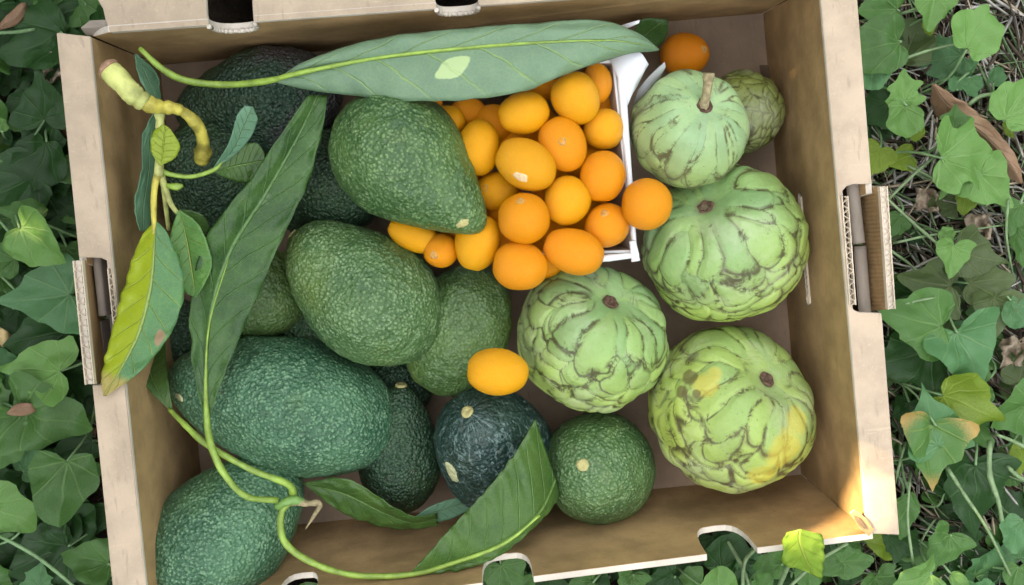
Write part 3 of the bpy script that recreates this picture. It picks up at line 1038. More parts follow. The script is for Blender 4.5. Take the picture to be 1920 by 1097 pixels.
sheet('film_flap', [[(1196, 168, .084), (1212, 148, .092), (1232, 128, .099), (1246, 116, .102)],
                    [(1186, 200, .070), (1204, 184, .078), (1222, 152, .090), (1248, 124, .100)],
                    [(1188, 240, .060), (1206, 200, .066), (1224, 166, .082), (1240, 138, .092)]], M_film, pn)
sheet('paper_shred', [[(1150, 52, .09), (1175, 44, .1), (1200, 38, .104)], [(1160, 62, .09), (1180, 52, .1), (1198, 44, .104)]], M_white, pn, n=6)

# ------------------------------------------------------------------ scars lying in the skins
bpy.context.view_layer.update()
def scar_patch(kind, cpx, px, py, rx, ry, ang, mat, name='scar'):
    best, bd = None, 1e9
    for o in bpy.data.objects:
        if o.parent is None and o.name.split('.')[0] == kind:
            q = proj(o.matrix_world.translation); d = (q[0] - cpx[0]) ** 2 + (q[1] - cpx[1]) ** 2
            if d < bd: best, bd = o, d
    skin = [c for c in best.children if c.name.split('.')[0] in ('skin', 'rind')][0]
    Mi = skin.matrix_world.inverted()
    vs, fs = [], []
    a = R(ang); N = 22; rings = (0.02, .4, .75, 1.0)
    for j, rr_ in enumerate(rings):
        for k in range(N):
            t = 2 * math.pi * k / N
            e = 1 + .35 * noise.noise(Vector((math.cos(t) * 1.5, math.sin(t) * 1.5, px)))
            x, y = rx * rr_ * e * math.cos(t), ry * rr_ * e * math.sin(t)
            X, Y = px + x * math.cos(a) - y * math.sin(a), py - x * math.sin(a) - y * math.cos(a)
            d = (at(X, Y, 0) - CAM).normalized()
            ok, loc, nr, _ = skin.ray_cast(Mi @ CAM, (Mi.to_3x3() @ d).normalized())
            if not ok: return
            w = skin.matrix_world @ loc; nw = (skin.matrix_world.to_3x3() @ nr).normalized()
            vs.append(w + nw * (.00045 if rr_ < .9 else -.0002))
    for j in range(len(rings) - 1):
        for k in range(N):
            k2 = (k + 1) % N
            fs.append((j * N + k, (j + 1) * N + k, (j + 1) * N + k2, j * N + k2))
    o = link(name, pymesh(name, vs, fs), best, [mat])
scar_patch('avocado', (930, 838), 847, 886, 24, 8, -62, M_scarpale)
scar_patch('avocado', (775, 315), 868, 419, 15, 7, 25, M_scar)
scar_patch('avocado', (530, 755), 336, 745, 10, 5, -50, M_scarpale)
M_kpale = simple('pale_scuff', (.72, .52, .30), .6, .3, .2, 500)
scar_patch('kumquat', (986, 308), 977, 332, 15, 9, -25, M_kpale, 'scuff')

# ------------------------------------------------------------------ avocado leaves
def leaf_mat(name, c1, c2, vein, nv=9, slant=.55, spot=None, rough=.42, vstr=.7, half=None, mott=.5, spots=0.0, tip=None, trans=.25, coat=0.0):
    """uv: x along the midrib 0..1, y across -1..1"""
    n = NT(name, rough, .5)
    U = n.sep(n.uv())
    u, v = U[0], U[1]
    av = n.math('ABSOLUTE', v)
    nz = n.noise(n.obj(), 60, 4)
    # midrib
    mr = n.ss(av, .02, .07, 1, 0)
    ph = n.math('SUBTRACT', n.math('MULTIPLY', u, float(nv)), n.math('MULTIPLY', n.math('POWER', av, .8), slant * nv * .28))
    ph = n.math('ADD', ph, n.math('MULTIPLY', nz, .35))
    side = n.math('MULTIPLY', n.math('SIGN', v), .22)
    ph = n.math('ADD', ph, side)
    fr = n.math('ABSOLUTE', n.math('SUBTRACT', n.math('FRACT', ph), .5))
    sv = n.ss(fr, .0, .055, 1, 0)
    sv = n.math('MULTIPLY', sv, n.ss(av, .6, 1.0, 1, .25))
    net = n.voro(n.obj(), 420, 'DISTANCE_TO_EDGE')
    netm = n.ss(net, .0, .09, 1, 0)
    c = n.mix(n.ss(nz, .3, .7), c1, c2)
    if half:
        c = n.mix(n.ss(v, half[1], half[2]), c, half[0])
    if tip:
        c = n.mix(n.ss(n.math('ADD', u, n.math('MULTIPLY', nz, .25)), tip[1], tip[2]), c, tip[0])
    c = n.mix(n.math('MULTIPLY', netm, .16), c, vein)
    c = n.mix(n.ss(n.noise(n.obj(), 160, 5, .75), .62, .70, 0, .35), c, (.12, .12, .04))
    c = n.mix(n.math('MULTIPLY', sv, vstr * .8), c, vein)
    c = n.mix(n.math('MULTIPLY', mr, min(1, vstr * 1.3)), c, vein)
    if spots:
        s2 = n.noise(n.obj((1, 1, 1)), 90, 5, .7)
        c = n.mix(n.ss(s2, .60, .70, 0, spots), c, tuple(min(1, x * 1.5 + .10) for x in c2))
    if spot:
        col, su, sv_, ru, rv = spot
        du = n.math('DIVIDE', n.math('SUBTRACT', u, su), ru)
        dv = n.math('DIVIDE', n.math('SUBTRACT', v, sv_), rv)
        dd = n.math('ADD', n.math('POWER', n.math('ABSOLUTE', n.math('ADD', du, n.math('MULTIPLY', dv, .5))), 3.5), n.math('POWER', n.math('ABSOLUTE', dv), 3.5))
        dd = n.math('ADD', dd, n.math('MULTIPLY', n.math('SUBTRACT', n.noise(n.obj(), 140, 3), .5), 1.1))
        c = n.mix(n.ss(dd, .7, 1.1, .95, 0), c, col)
    n.set('Base Color', c)
    hb = n.math('SUBTRACT', n.math('MULTIPLY', nz, .5), n.math('ADD', n.math('MULTIPLY', sv, .5), mr))
    n.bump(hb, .0009, .9)
    n.bump(netm, .00008, .5)
    if coat: n.set('Coat Weight', coat)
    # thin-leaf translucency
    tr = n.t.nodes.new('ShaderNodeBsdfTranslucent')
    n.t.links.new(n.mix(1.0, c, (1.3, 1.5, .5), 'MULTIPLY'), tr.inputs[0])
    mx = n.t.nodes.new('ShaderNodeMixShader'); mx.inputs[0].default_value = trans
    n.t.links.new(n.b.outputs[0], mx.inputs[1]); n.t.links.new(tr.outputs[0], mx.inputs[2])
    n.t.links.new(mx.outputs[0], n.out.inputs[0])
    return n.m

def blade(name, rows, mat, parent, bulge=0.0, wav=.0006, n=70, m=20, th=.00035, seed=0):
    """rows: list of ((lx,ly,lz),(mx,my,mz),(rx,ry,rz)) from base to tip"""
    L = crom([r[0] for r in rows], n); Mi = crom([r[1] for r in rows], n); Rr = crom([r[2] for r in rows], n)
    vs, fs, uv = [], [], []
    for i in range(n):
        l, c, r = at(*L[i]), at(*Mi[i]), at(*Rr[i])
        for k in range(m + 1):
            t = k / m * 2 - 1
            if t < 0: p = c.lerp(l, -t)
            else: p = c.lerp(r, t)
            b = math.sin(math.pi * abs(t)) * bulge
            ww = (l - r).length
            b += wav * (abs(t) ** 1.5) * noise.noise(Vector((i * .28, t * 2, seed))) * 2
            p = p + Vector((0, 0, b * min(1, ww / .02)))
            # wavy margin
            if abs(t) > .9:
                p += (p - c) * .035 * noise.noise(Vector((i * .35, t * 5, seed + 3)))
            vs.append(p); uv.append((i / (n - 1), t))
    for i in range(n - 1):
        for k in range(m):
            a = i * (m + 1) + k
            fs.append((a, a + 1, a + m + 2, a + m + 1))
    o = link(name, pymesh(name, vs, fs, uv), parent, [mat])
    s = o.modifiers.new('s', 'SOLIDIFY'); s.thickness = th; s.offset = 0
    return o

M_stem = simple('green_stem', (.24, .36, .055), .42, .5, .30, 130, .0003)
M_stemg = simple('dark_green_stem', (.16, .30, .07), .45, .5, .15, 200, .0002)
M_twig = simple('yellow_twig', (.46, .40, .07), .55, .4, .45, 110, .0014)
M_twig2 = simple('pale_twig_bark', (.44, .46, .15), .6, .4, .42, 90, .0016)
M_cut = simple('cut_wood', (.36, .22, .14), .8, .2, .3, 500)

LF_grey = leaf_mat('leaf_underside', (.145, .245, .150), (.180, .290, .175), (.34, .50, .12), nv=8, spot=((.46, .60, .28), .46, .38, .034, .22), rough=.50, vstr=.62, trans=.15)
LF_dark = leaf_mat('leaf_dark', (.020, .065, .012), (.048, .120, .022), (.16, .30, .09), nv=10, rough=.48, vstr=.45, spots=.35, trans=.12)
LF_mid = leaf_mat('leaf_mid_green', (.042, .105, .018), (.075, .155, .030), (.20, .36, .09), nv=9, rough=.36, vstr=.55, trans=.2)
LF_yel = leaf_mat('leaf_yellowing', (.085, .22, .085), (.11, .27, .09), (.42, .52, .12), nv=8, rough=.4, vstr=.6, half=((.34, .42, .015), .02, .10), tip=((.42, .34, .10), .95, 1.04), spot=((.34, .22, .12), .62, -.72, .035, .16), trans=.25)
LF_small = leaf_mat('leaf_small', (.085, .22, .055), (.12, .28, .06), (.45, .55, .14), nv=7, rough=.4, vstr=.6, trans=.25)
LF_bud = leaf_mat('leaf_young_yellow', (.26, .36, .02), (.34, .42, .03), (.45, .52, .08), nv=6, rough=.4, vstr=.4, trans=.3, spots=.3)
LF_under = leaf_mat('leaf_bluish_underside', (.10, .22, .13), (.13, .27, .16), (.26, .42, .16), nv=8, rough=.5, vstr=.4, trans=.15)

# 1: long grey-green leaf across the back
lf = tag(empty('avocado_leaf', at(890, 120, .12)), 'long grey-green leaf with a pale spot lying across the back over the kumquats', 'leaf', 'loose leaves')
blade('blade', [((516, 150, .103), (516, 152, .103), (516, 154, .103)),
                ((580, 112, .108), (590, 128, .108), (575, 168, .104)),
                ((700, 74, .112), (700, 110, .113), (670, 180, .108)),
                ((850, 55, .114), (850, 92, .116), (800, 190, .116)),
                ((1000, 44, .114), (1000, 80, .118), (960, 176, .118)),
                ((1120, 38, .112), (1130, 76, .116), (1080, 132, .116)),
                ((1195, 62, .108), (1195, 82, .110), (1175, 102, .108)),
                ((1234, 91, .102), (1236, 93, .102), (1234, 95, .102))], LF_grey, lf, bulge=.0025, wav=.0016, seed=1)
tube('petiole', [(262, 90, .104, 5), (300, 126, .102, 6), (345, 150, .098, 6.5), (420, 159, .096, 6), (500, 152, .102, 6), (560, 137, .109, 4.5), (700, 110, .1135, 3.5), (850, 92, .1165, 2.8), (1000, 80, .118, 2.2), (1130, 76, .1165, 1.5)], lf, M_stem, n=60, lump=.2)

# 2: the sprig whose leaves curl round the left and front
sp = tag(empty('leaf_sprig', at(545, 940, .09)), 'sprig of long dark green leaves on curved lime petioles joined in the front left', 'leaf sprig')
blade('blade', [((385, 790, .100), (388, 792, .100), (391, 790, .100)),
                ((362, 690, .103), (386, 690, .101), (422, 700, .101)),
                ((357, 575, .106), (396, 580, .106), (470, 585, .102)),
                ((385, 450, .108), (432, 470, .110), (528, 450, .106)),
                ((470, 335, .108), (500, 360, .110), (578, 340, .106)),
                ((545, 225, .106), (562, 250, .108), (606, 235, .104)),
                ((578, 178, .100), (596, 178, .101), (614, 178, .100))], LF_dark, sp, bulge=-.0015, wav=.002, seed=4)
tube('petiole', [(520, 938, .098, 6), (460, 930, .106, 6), (418, 885, .108, 6.5), (396, 835, .106, 6.5), (388, 790, .102, 6), (386, 700, .1015, 2.8), (394, 600, .105, 1.8), (430, 480, .1095, .8)], sp, M_stem, n=44, lump=.22)
blade('blade', [((318, 770, .088), (321, 772, .088), (324, 768, .088)), ((272, 722, .086), (292, 725, .085), (316, 716, .084)), ((262, 680, .074), (282, 688, .076), (312, 680, .074)), ((300, 640, .06), (305, 640, .06), (310, 640, .06))], LF_mid, sp, seed=6, n=40, m=12)
tube('petiole', [(550, 930, .092, 8), (540, 908, .098, 6.5), (470, 880, .103, 6), (390, 835, .100, 6), (345, 795, .094, 5.5), (318, 768, .088, 4)], sp, M_stem, n=36, lump=.22)
blade('blade', [((768, 1076, .100), (771, 1078, .100), (775, 1080, .100)),
                ((838, 998, .108), (862, 1050, .102), (876, 1066, .100)),
                ((915, 915, .112), (945, 1018, .104), (952, 1032, .100)),
                ((968, 846, .108), (1010, 965, .100), (1022, 968, .094)),
                ((1004, 786, .098), (1042, 900, .088), (1050, 930, .078))], LF_mid, sp, bulge=.0005, wav=.0015, seed=8)
tube('petiole', [(545, 935, .092, 8), (527, 965, .094, 6), (533, 1015, .098, 6.5), (580, 1052, .100, 6.5), (660, 1078, .100, 6), (770, 1077, .100, 5.5), (862, 1051, .1025, 4.5), (945, 1019, .104, 3.6), (1012, 966, .1005, 2.6)], sp, M_stem, n=50, lump=.22)
blade('blade', [((570, 905, .070), (572, 908, .070), (575, 912, .070)), ((650, 898, .078), (645, 925, .072), (640, 960, .066)), ((730, 945, .078), (722, 962, .070), (718, 988, .064)), ((775, 968, .076), (775, 980, .070), (778, 992, .066)), ((820, 962, .07), (820, 972, .068), (822, 985, .066))], LF_mid, sp, bulge=.001, wav=.002, seed=9, n=50)
blade('blade', [((770, 975, .068), (772, 982, .068), (776, 990, .068)), ((806, 950, .066), (812, 962, .066), (818, 980, .066)), ((850, 935, .062), (855, 948, .062), (858, 968, .062)), ((895, 930, .056), (898, 936, .056), (900, 942, .056))], LF_under, sp, seed=10, n=30, m=10)
tube('dry_stub', [(540, 938, .094, 9), (572, 944, .096, 7), (600, 944, .097, 5.5), (590, 965, .093, 4), (573, 992, .088, 1.5)], sp, M_woody, n=18, lump=.4)
tube('node', [(520, 950, .093, 7), (533, 942, .096, 8), (552, 938, .096, 9), (572, 942, .095, 6)], sp, M_stemg, n=14, lump=.2)

# 3: cut twig with yellowing leaves on the left
tw = tag(empty('avocado_twig', at(300, 320, .1)), 'cut yellow twig with small and yellowing leaves leaning over the left wall', 'twig')
tube('twig', [(204, 130, .130, 19), (226, 152, .130, 18), (252, 180, .128, 17), (276, 194, .126, 16), (300, 200, .122, 13), (330, 204, .118, 11), (352, 216, .114, 10), (372, 238, .108, 12), (380, 262, .100, 11), (381, 284, .092, 15), (378, 300, .086, 14)], tw, M_twig, seg=14, n=60, lump=.28)
tube('bark', [(203, 129, .1305, 20), (226, 152, .1308, 20.5), (250, 177, .1288, 19.5), (272, 193, .1262, 17)], tw, M_twig2, seg=14, n=24, lump=.22)
tube('cut_end', [(197, 124, .1305, 13), (202, 128, .1308, 20.6), (205, 131, .1308, 20)], tw, M_cut, seg=14, n=8, lump=.4)
tube('side_shoot', [(298, 202, .120, 11), (300, 235, .118, 8), (299, 290, .114, 8), (298, 330, .113, 9)], tw, M_twig2, n=24, lump=.25)
tube('side_shoot', [(298, 318, .113, 6), (320, 327, .110, 4.5), (360, 331, .106, 4), (402, 318, .100, 4), (418, 300, .100, 2.5)], tw, M_stem, n=24)
tube('side_shoot', [(297, 322, .113, 8), (290, 350, .114, 6), (288, 390, .118, 5.5), (290, 440, .122, 4)], tw, M_twig, n=24)
tube('side_shoot', [(300, 325, .112, 8), (312, 360, .108, 6), (322, 385, .106, 5), (345, 415, .106, 3.5)], tw, M_twig2, n=24)
tube('side_shoot', [(304, 328, .110, 5), (310, 380, .100, 4.5), (316, 430, .090, 4)], tw, M_twig2, n=16)
tube('bud', [(306, 344, .109, 3), (318, 349, .110, 5), (332, 350, .110, 7), (343, 348, .110, 3)], tw, M_stem, n=14)
blade('blade', [((290, 412, .120), (292, 412, .120), (294, 412, .120)),
                ((315, 440, .121), (290, 455, .124), (262, 450, .121)),
                ((345, 525, .121), (282, 540, .127), (232, 540, .122)),
                ((328, 610, .121), (260, 625, .126), (205, 640, .121)),
                ((270, 690, .120), (225, 695, .123), (190, 705, .119)),
                ((200, 742, .119), (197, 743, .119), (194, 742, .119))], LF_yel, tw, wav=.0012, seed=12)
blade('blade', [((334, 394, .108), (336, 394, .108), (338, 394, .108)), ((320, 440, .108), (348, 440, .106), (375, 425, .108)), ((320, 500, .110), (357, 490, .107), (397, 490, .109)), ((345, 545, .110), (364, 535, .109), (385, 530, .110)), ((364, 557, .110), (366, 558, .110), (368, 557, .110))], LF_small, tw, wav=.0008, seed=13, n=50)
blade('blade', [((338, 392, .100), (340, 393, .100), (342, 392, .100)), ((345, 415, .098), (362, 410, .098), (378, 402, .098)), ((370, 450, .094), (384, 440, .094), (394, 428, .094))], LF_mid, tw, seed=14, n=24, m=8)
blade('blade', [((300, 310, .117), (302, 311, .117), (304, 309, .117)), ((284, 285, .119), (305, 285, .118), (328, 296, .117)), ((286, 250, .120), (308, 258, .120), (337, 272, .118)), ((305, 234, .120), (310, 235, .120), (318, 240, .120))], LF_bud, tw, bulge=.001, seed=15, n=36, m=14)
blade('blade', [((399, 316, .100), (401, 315, .100), (403, 316, .100)), ((428, 270, .106), (436, 282, .102), (438, 292, .100)), ((444, 218, .112), (456, 240, .108), (470, 258, .104)), ((458, 198, .112), (474, 200, .112), (484, 222, .108))], LF_under, tw, seed=16, n=36, m=12)
blade('blade', [((398, 322, .098), (400, 322, .098), (402, 322, .098)), ((432, 280, .100), (438, 312, .096), (425, 334, .094)), ((478, 268, .100), (470, 306, .096), (462, 342, .092)), ((496, 285, .098), (497, 300, .097), (490, 318, .095))], LF_mid, tw, seed=17, n=36, m=14)
# curled strip leaf behind the twig
blade('blade', [((252, 102, .100), (254, 101, .100), (258, 102, .100)), ((262, 150, .100), (275, 145, .096), (295, 140, .09)), ((290, 200, .100), (294, 198, .096), (302, 200, .09)),
                ((268, 250, .102), (282, 252, .098), (300, 250, .09)), ((265, 320, .104), (278, 320, .099), (298, 320, .09)), ((252, 385, .106), (268, 390, .100), (290, 390, .09)), ((262, 432, .106), (268, 434, .102), (276, 434, .098))], LF_under, tw, wav=.002, seed=18)
# dark scrap behind the long leaf's tip
lf2 = tag(empty('leaf_scrap', at(1225, 65, .05)), 'dark curled leaf in the shade behind the tip of the long leaf', 'leaf')
blade('blade', [((1180, 90, .05), (1182, 92, .05), (1186, 94, .05)), ((1195, 45, .06), (1215, 60, .055), (1235, 85, .05)), ((1215, 34, .062), (1235, 45, .06), (1252, 60, .055)), ((1250, 36, .06), (1252, 38, .06), (1252, 42, .06))], LF_dark, lf2, seed=20, n=24, m=8)

# ------------------------------------------------------------------ vines round the box
def vine_mat(name, c1, c2, vein, rough=.45, edge=None, trans=.25, mott=0.0):
    n = NT(name, rough, .45)
    U = n.sep(n.uv())
    x, y = U[0], U[1]
    ax = n.math('ABSOLUTE', x)
    vm = None
    for al in (0, 34, 72, 112):
        s, c_ = math.sin(R(al)), math.cos(R(al))
        d = n.math('ABSOLUTE', n.math('SUBTRACT', n.math('MULTIPLY', ax, c_), n.math('MULTIPLY', y, s)))
        fwd = n.math('ADD', n.math('MULTIPLY', ax, s), n.math('MULTIPLY', y, c_))
        k = n.math('MULTIPLY', n.ss(d, .004, .022, 1, 0), n.ss(fwd, .0, .05))
        k = n.math('MULTIPLY', k, n.ss(fwd, .3, .9, 1, .3))
        vm = k if vm is None else n.math('MAXIMUM', vm, k)
    nz = n.noise(n.obj(), 55, 4)
    r = n.rand()
    c = n.mix(n.ss(nz, .3, .7), c1, c2)
    c = n.mix(n.ss(r, 0, 1, 0, .45), c, tuple(q * 1.5 for q in c2))
    if edge:
        rr = n.math('ADD', n.math('POWER', n.math('ADD', n.math('POWER', ax, 2.0), n.math('POWER', n.math('SUBTRACT', y, .3), 2.0)), .5), n.math('MULTIPLY', nz, .3))
        c = n.mix(n.ss(rr, .55, .8, 0, .9), c, edge)
    if mott:
        c = n.mix(n.ss(n.noise(n.obj(), 90, 5, .7), .5, .65, 0, mott), c, (.10, .12, .09))
    bm_ = n.noise(n.obj(), 120, 5, .75)
    c = n.mix(n.ss(bm_, .63, .70, 0, .6), c, (.16, .11, .04))
    c = n.mix(n.ss(n.noise(n.obj(), 38, 4, .7), .56, .7, 0, .4), c, tuple(q * f_ for q, f_ in zip(c2, (1.9, 1.3, .8))))
    net = n.ss(n.voro(n.obj(), 330, 'DISTANCE_TO_EDGE'), 0, .08, 1, 0)
    c = n.mix(n.math('MULTIPLY', net, .10), c, vein)
    c = n.mix(n.math('MULTIPLY', vm, .55), c, vein)
    n.set('Base Color', c)
    n.bump(n.math('SUBTRACT', nz, vm), .0005, .7)
    tr = n.t.nodes.new('ShaderNodeBsdfTranslucent')
    n.t.links.new(n.mix(1.0, c, (1.3, 1.5, .5), 'MULTIPLY'), tr.inputs[0])
    mx = n.t.nodes.new('ShaderNodeMixShader'); mx.inputs[0].default_value = trans
    n.t.links.new(n.b.outputs[0], mx.inputs[1]); n.t.links.new(tr.outputs[0], mx.inputs[2])
    n.t.links.new(mx.outputs[0], n.out.inputs[0])
    return n.m
VM = dict(
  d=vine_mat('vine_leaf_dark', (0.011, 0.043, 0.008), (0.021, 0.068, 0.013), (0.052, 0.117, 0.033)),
  m=vine_mat('vine_leaf', (0.044, 0.117, 0.025), (0.068, 0.158, 0.034), (0.144, 0.261, 0.074)),
  l=vine_mat('vine_leaf_light', (0.092, 0.203, 0.045), (0.128, 0.261, 0.061), (0.224, 0.369, 0.123)),
  y=vine_mat('vine_leaf_yellow', (0.112, 0.189, 0.012), (0.176, 0.252, 0.021), (0.272, 0.360, 0.057)),
  b=vine_mat('vine_leaf_bluish', (0.052, 0.144, 0.053), (0.076, 0.184, 0.070), (0.160, 0.288, 0.115)),
  o=vine_mat('vine_leaf_olive', (0.052, 0.086, 0.018), (0.072, 0.108, 0.031), (0.144, 0.180, 0.066), mott=.7),
  e=vine_mat('vine_leaf_sunlit_edge', (0.056, 0.149, 0.037), (0.080, 0.180, 0.041), (0.208, 0.297, 0.066), edge=(0.496, 0.306, 0.098)))  # orange edge colour stands in for sun on the leaf tip
OUT = {
 'heart': [(0, 0), (.12, -.12), (.30, -.15), (.46, -.06), (.54, .16), (.47, .38), (.30, .66), (.13, .88), (0, 1)],
 'round': [(0, .04), (.14, -.08), (.34, -.06), (.52, .12), (.56, .38), (.46, .66), (.25, .86), (.08, .93), (0, .95)],
 'angle': [(0, 0), (.12, -.14), (.34, -.20), (.58, -.10), (.52, .12), (.46, .30), (.36, .48), (.18, .72), (0, 1)],
 'lobed': [(0, 0), (.16, -.16), (.42, -.16), (.64, .05), (.46, .20), (.44, .34), (.56, .48), (.34, .62), (.14, .80), (0, 1)],
 'narrow': [(0, 0), (.08, -.02), (.20, .10), (.27, .32), (.24, .58), (.13, .84), (0, 1)],
}
def leaf_mesh(kind, seed):
    rnd = random.Random(seed)
    half = crom(OUT[kind], 22)
    pts = half + [(-x, y) for x, y in half[-2:0:-1]]
    rings = 8
    vs, uv, fs = [(0, .02, 0)], [(0, .02)], []
    fold = rnd.uniform(-.1, .75); curl_ = rnd.uniform(-.7, .4); sd = rnd.random() * 50
    asym = rnd.uniform(-.1, .1)
    def zf(x, y):
        return fold * abs(x) * .6 - .25 * abs(fold) * x * x + curl_ * (y ** 2) * .45 + .22 * noise.noise(Vector((x * 2.2 + sd, y * 2.2, 0))) + .05 * noise.noise(Vector((x * 8 + sd, y * 8, 0)))
    n = len(pts)
    for j in range(1, rings + 1):
        f = (j / rings)
        for i, (x, y) in enumerate(pts):
            e = 1 + .16 * (j / rings) ** 2 * noise.noise(Vector((x * 3.2 + sd, y * 3.2, 2))) + (.05 * noise.noise(Vector((i * .8 + sd, 0, 2))) if j == rings else 0)
            X, Y = x * f * e, .02 + (y - .02) * f * e
            uv.append((X, Y))
            vs.append((X + asym * Y * Y, Y, zf(X, Y)))
    for i in range(n):
        k = (i + 1) % n
        fs.append((0, 1 + k, 1 + i))
        for j in range(rings - 1):
            a = 1 + j * n
            fs.append((a + i, a + k, a + n + k, a + n + i))
    me = pymesh('vine_leaf_' + kind, vs, fs, uv)
    me.polygons.foreach_set('use_smooth', [True] * len(me.polygons))
    me.materials.append(None)
    return me
LM = {k: [leaf_mesh(k, i * 7 + len(k)) for i in range(7)] for k in OUT}
M_vstem = simple('vine_stem', (.16, .27, .12), .5, .4, .2, 200, 0)
M_vstem2 = simple('pale_vine_stem', (.17, .25, .12), .55, .4, .2, 200, 0)

def place_leaf(parent, px, py, size, ang, kind, m, z=.035, tilt=0, roll=0, name='leaf', var=None, stem=True):
    """(px,py): centre of the leaf in px; size: length px; ang: screen direction of the tip"""
    s = size * mpp(z)
    a = R(ang)
    d = Vector((math.cos(a), -math.sin(a)))
    bx, by = px - d.x * size * .38, py - d.y * size * .38
    base = at(bx, by, z)
    Y = (at(bx + 10 * d.x, by + 10 * d.y, z) - base).normalized()
    Z = Vector((0, 0, 1))
    X = Y.cross(Z)
    o = bpy.data.objects.new(name, LM[kind][var if var is not None else int(px * 7 + py) % 7])
    COL.objects.link(o)
    o.material_slots[0].link = 'OBJECT'; o.material_slots[0].material = VM[m]
    M_ = Matrix.Translation(base) @ Matrix((X, Y, Z)).transposed().to_4x4() @ Matrix.Rotation(R(tilt), 4, 'X') @ Matrix.Rotation(R(roll), 4, 'Y') @ Matrix.Scale(s, 4)
    o.parent = parent
    o.matrix_world = M_
    o.matrix_parent_inverse = parent.matrix_world.inverted()
    o.matrix_basis = M_
    if stem:
        e = base + Vector((random.uniform(-.02, .02), random.uniform(-.02, .02), 0)) - Y * s * .5
        e.z = .003
        mid = base.lerp(e, .5) + Vector((random.uniform(-.006, .006), random.uniform(-.006, .006), .006))
        P_ = crom([tuple(base), tuple(mid), tuple(e)], 9)
        vs, fs = tube_geo(P_, [.0008] * 9, 5)
        link('leaf_stalk', pymesh('leaf_stalk', vs, fs), parent, [M_vstem])
    return o

